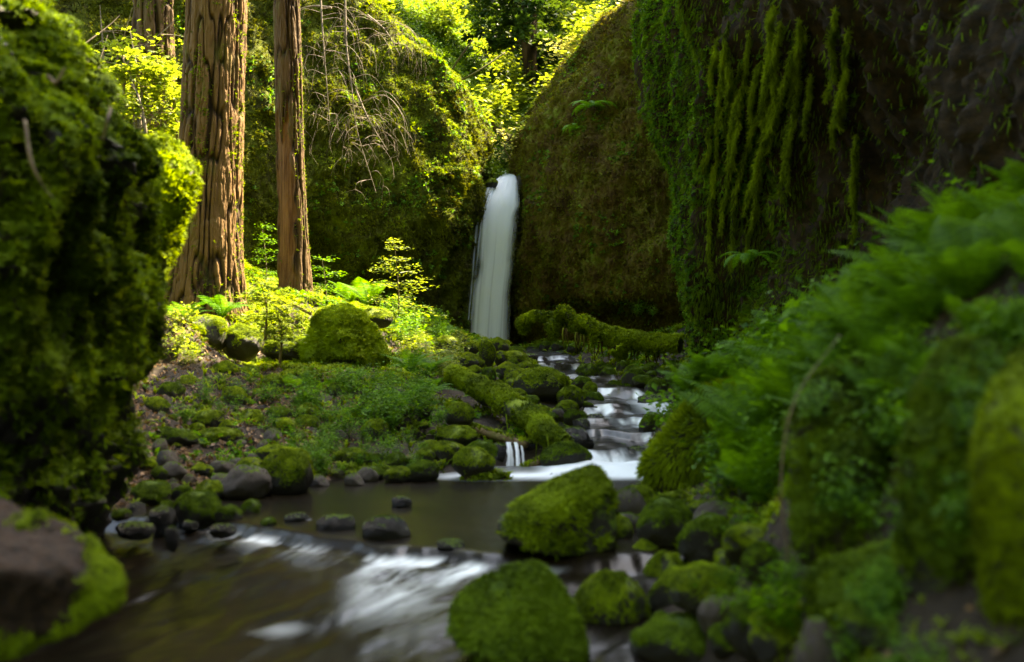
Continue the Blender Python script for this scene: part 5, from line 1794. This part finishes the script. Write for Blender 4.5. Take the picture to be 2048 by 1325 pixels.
bank(34, (1.6, 2.7), (6.2, 9.0), LACY, .45, .8, 'feathery fern in the back of the blurred green bank on the right', 'fern', 'ferns at the back of the right bank')
bank(44, (1.4, 2.6), (4.9, 6.6), LACY, .4, .62, 'feathery fern in the middle of the blurred green bank on the right', 'fern', 'ferns in the middle of the right bank')
bank(30, (1.5, 2.8), (3.7, 5.4), LACY, .3, .48, 'feathery fern on the near top of the right bank', 'fern', 'ferns on the near right bank')
bank(46, (1.5, 2.6), (5.6, 9.0), HERB, .35, .7, 'leafy stem plant in the back of the right bank', 'plant', 'leafy plants at the back of the right bank')
bank(34, (1.25, 2.1), (4.6, 6.8), HERB, .22, .4, 'leafy plant on the slope behind the steep right bank', 'plant', 'leafy plants on the right slope')
bank(36, (.98, 1.75), (3.3, 5.0), HERB, .14, .28, 'leafy plant clinging to the steep face of the right bank', 'plant', 'leafy plants on the steep right bank', tilt=.5)
bank(30, (1.35, 2.1), (3.0, 3.9), HERB, .12, .24, 'small leafy plant on the nearest part of the right bank', 'plant', 'leafy plants on the nearest right bank', tilt=.3)
bank(16, (1.5, 2.3), (3.2, 4.2), LACY, .2, .34, 'feathery fern on the nearest part of the right bank', 'fern', 'ferns on the nearest right bank')
for k in range(20):
    px, py = rng.uniform(1290, 1560), rng.uniform(790, 960)
    if py < 1000 - (px - 1250) * .75 + 25:
        continue
    plant(HERB, P(px, py, 7.25), rng.uniform(.14, .24), 'small leafy herb growing on the moss draped hummock', 'plant', 'herbs on the hummock', ry=-.6)
for k in range(16):
    plant(HERB if k % 2 else LACY, P(rng.uniform(1360, 1600), rng.uniform(740, 800), 7.7 + rng.random() * .5), rng.uniform(.25, .4), 'leafy plant crowning the moss draped hummock', 'plant', 'plants on top of the hummock')
for k in range(10):
    plant(HERB, P(rng.uniform(1340, 1560), rng.uniform(1180, 1300), 4.6), rng.uniform(.10, .17), 'small green sprig between the near right boulders', 'plant', 'sprigs between the near right boulders')
for V_, F_ in BANKB:
    N_ = vert_normals(V_, F_)
    p_, n_ = sample(V_, F_, 9, rng, smooth(.3, .9, -N_[:, 1] + .5 * N_[:, 2] - .3 * N_[:, 0]))
    for q_, m_ in zip(p_, n_):
        plant(HERB, q_ - m_ * .02, rng.uniform(.12, .22), 'leafy sprig growing out of the mossy boulders of the right bank', 'plant', 'sprigs on the bank boulders', rx=.6, rz=rng.uniform(-.6, .6))
for k in range(12):
    x_, y_ = rng.uniform(1.0, 1.5), rng.uniform(2.5, 3.3)
    z_ = float(ground_z(x_, y_, False)[0])
    if k % 2:
        plant(HERB, (x_, y_, z_), rng.uniform(.10, .2), 'small leafy herb on the dark ground at the bottom right corner', 'plant', 'herbs at the bottom right corner')
    else:
        boulder('deep', int(rng.integers(5)), np.array([x_, y_, z_ - .02]), rng.uniform(.12, .26), rng.uniform(.08, .16), None, rng.uniform(0, 6), 'small mossy cobble on the dark ground at the bottom right corner', 'stone', 'mossy cobbles at the bottom right corner')
for k, (c, lb) in enumerate([([P(1575, 1120, 3.7), P(1562, 960, 3.65), P(1590, 800, 3.65), P(1680, 670, 3.7)], 'arching brown bramble stem at the left edge of the steep bank')]):
    log('bramble_stem', lb, c, [.0035, .0035, .003, .002][:len(c)], 40, 'twig', 'tuft', 0, .01, 760 + k, cat='stem', na=8)

# ------------------------------------------------------------------ leaf litter, moss and ground cover (uncountable)
rng = np.random.default_rng(1300)
GN = vert_normals(GV, tris(GF))
pxg = GV[:, 0] / np.maximum(GV[:, 1], .1) * F + 1024
pyg = 662 - (GV[:, 2] - ZC) / np.maximum(GV[:, 1], .1) * F
inv_ = ((pxg > -80) & (pxg < 2120) & (pyg < 1420) & (GV[:, 1] > 2) & (GV[:, 2] > .0)).astype(float)
# not in the stream
xl, xr = np.interp(GV[:, 1], SY, SL), np.interp(GV[:, 1], SY, SR)
dry = 1 - ((np.abs(GV[:, 0] - .03) < .3) & (np.abs(GV[:, 1] - 9.9) < .5)) - ((GV[:, 1] > 8.7) & (GV[:, 0] > xl) & (GV[:, 0] < xr) & (GV[:, 1] < 24))
zone_l = smooth(-1.0, -2.2, GV[:, 0]) * smooth(16, 13, GV[:, 1])
p, nn = sample(GV, GF, 40000, rng, inv_ * np.clip(dry, 0, 1) * (zone_l * (.4 + smooth(-.2, .4, fbm(GV * .9, 3, 7))) + .03))
V, Fs, T = bake(LEAF, p + nn * .015, frames(nn + rng.normal(size=nn.shape) * .55, rng), .025 + .045 * rng.random(len(p)) ** 2, np.clip(.45 + .3 * rng.normal(size=len(p)), 0, 1))
tag(link('leaf_litter', mesh('leaf_litter', V, Fs, M['litter'], False, {'tint': T})), kind='stuff')
md = inv_ * np.clip(dry, 0, 1) * (1 - .8 * smooth(-1.7, -1.2, GV[:, 0]) * smooth(8.5, 9.5, GV[:, 1])) * (.15 + smooth(-.1, .4, fbm(GV * 1.6, 3, 12))) * (1 - .85 * zone_l * smooth(13, 11, GV[:, 1])) / (1 + (GV[:, 1] / 9) ** 1) * (1 - .9 * smooth(6, 4.5, GV[:, 1]) * smooth(.8, 1.2, GV[:, 0]))
p, nn = sample(GV, GF, 42000, rng, md)
s = (.022 + .0042 * p[:, 1]) * (.5 + rng.random(len(p)))
V, Fs, T = bake(TUFT, p, frames(nn * .6 + [0, 0, .6], rng), s, np.clip(.45 + .5 * fbm(p * 2.2, 3, 15) + .15 * rng.normal(size=len(p)), 0, 1))
tag(link('ground_moss', mesh('ground_moss', V, Fs, M['tuft'], False, {'tint': T})), kind='stuff')
p, nn = sample(GV, GF, 7000, rng, inv_ * np.clip(dry, 0, 1) * smooth(.0, .45, fbm(GV * .8, 3, 16)) * (GV[:, 1] > 8) * (1 - .3 * zone_l))
V, Fs, T = bake(SPRIG, p + [0, 0, .04], frames(rng.normal(size=nn.shape) * .3 + [0, 0, 1], rng), .05 + .006 * p[:, 1] * rng.random(len(p)), np.clip(.5 + .25 * rng.normal(size=len(p)), 0, 1))
tag(link('ground_cover', mesh('ground_cover', V, Fs, M['leaf'], False, {'tint': T})), kind='stuff')


# only the 290 leafy plants that show largest stay separate; the tiny far ones are one mass
LP = [o for o in scene.objects if o.name.split('.')[0] == 'leafy_plant']
LP.sort(key=lambda o: -o.scale[0] / max(1.0, o.location[1]))
rest = [o for o in LP[290:] if o.data.materials[0].name == M['leaf'].name]
B = Bag()
for o in rest:
    me = o.data
    co_ = np.empty(len(me.vertices) * 3, np.float32)
    me.vertices.foreach_get('co', co_)
    tt = np.empty(len(me.vertices), np.float32)
    me.attributes['tint'].data.foreach_get('value', tt)
    nq = [p_.loop_start for p_ in me.polygons if p_.loop_total == 4]
    n3 = [p_.loop_start for p_ in me.polygons if p_.loop_total == 3]
    lv = np.empty(len(me.loops), np.int32)
    me.loops.foreach_get('vertex_index', lv)
    Mx = np.array(o.matrix_basis)
    V = co_.reshape(-1, 3) @ Mx[:3, :3].T + Mx[:3, 3]
    Fs = []
    if n3: Fs.append(lv[np.array(n3)[:, None] + np.arange(3)])
    if nq: Fs.append(lv[np.array(nq)[:, None] + np.arange(4)])
    B.add(V, Fs, tt)
    bpy.data.objects.remove(o)
if rest:
    tag(link('low_herbs', B.mesh('low_herbs', M['leaf'], False)), kind='stuff')

# ------------------------------------------------------------------ sky, sun, camera
SUN_AZ, SUN_EL = radians(50), radians(50)
world = bpy.data.worlds.new('World')
scene.world = world
world.use_nodes = True
nt = world.node_tree
bg = nt.nodes['Background']
sky = nt.nodes.new('ShaderNodeTexSky')
sky.sky_type = 'NISHITA'
sky.sun_disc = False
sky.sun_elevation = SUN_EL
sky.sun_rotation = SUN_AZ
sky.ozone_density = 0.3
sky.dust_density = 3.0
nt.links.new(sky.outputs[0], bg.inputs[0])
bg.inputs[1].default_value = 0.12
sl = bpy.data.lights.new('sun', 'SUN')
sl.energy = 4.6
sl.angle = radians(0.5)
sl.color = (1.0, 0.85, 0.62)
so = bpy.data.objects.new('sun', sl)
COL.objects.link(so)
to_sun = np.array([sin(SUN_AZ) * cos(SUN_EL), cos(SUN_AZ) * cos(SUN_EL), sin(SUN_EL)])
from mathutils import Vector
so.rotation_euler = Vector(to_sun).to_track_quat('Z', 'Y').to_euler()

cam = bpy.data.cameras.new('camera')
co = bpy.data.objects.new('camera', cam)
COL.objects.link(co)
co.location = (0, 0, ZC)
co.rotation_euler = (radians(90), 0, 0)
cam.sensor_width = 36
cam.lens = 35
cam.clip_end = 500
cam.clip_start = 0.05
cam.dof.use_dof = True
cam.dof.focus_distance = 19
cam.dof.aperture_fstop = 1.15
scene.camera = co
scene.render.engine = 'CYCLES'
scene.cycles.use_denoising = True
scene.cycles.max_bounces = 7
scene.cycles.diffuse_bounces = 4
scene.cycles.glossy_bounces = 3
scene.cycles.transmission_bounces = 4
scene.cycles.transparent_max_bounces = 12
scene.cycles.sample_clamp_indirect = 6
scene.view_settings.view_transform = 'Standard'
scene.view_settings.look = 'None'
scene.view_settings.exposure = 3.55
scene.view_settings.use_white_balance = True
scene.view_settings.white_balance_temperature = 7200
scene.view_settings.white_balance_tint = 6
scene.view_settings.gamma = 1.0
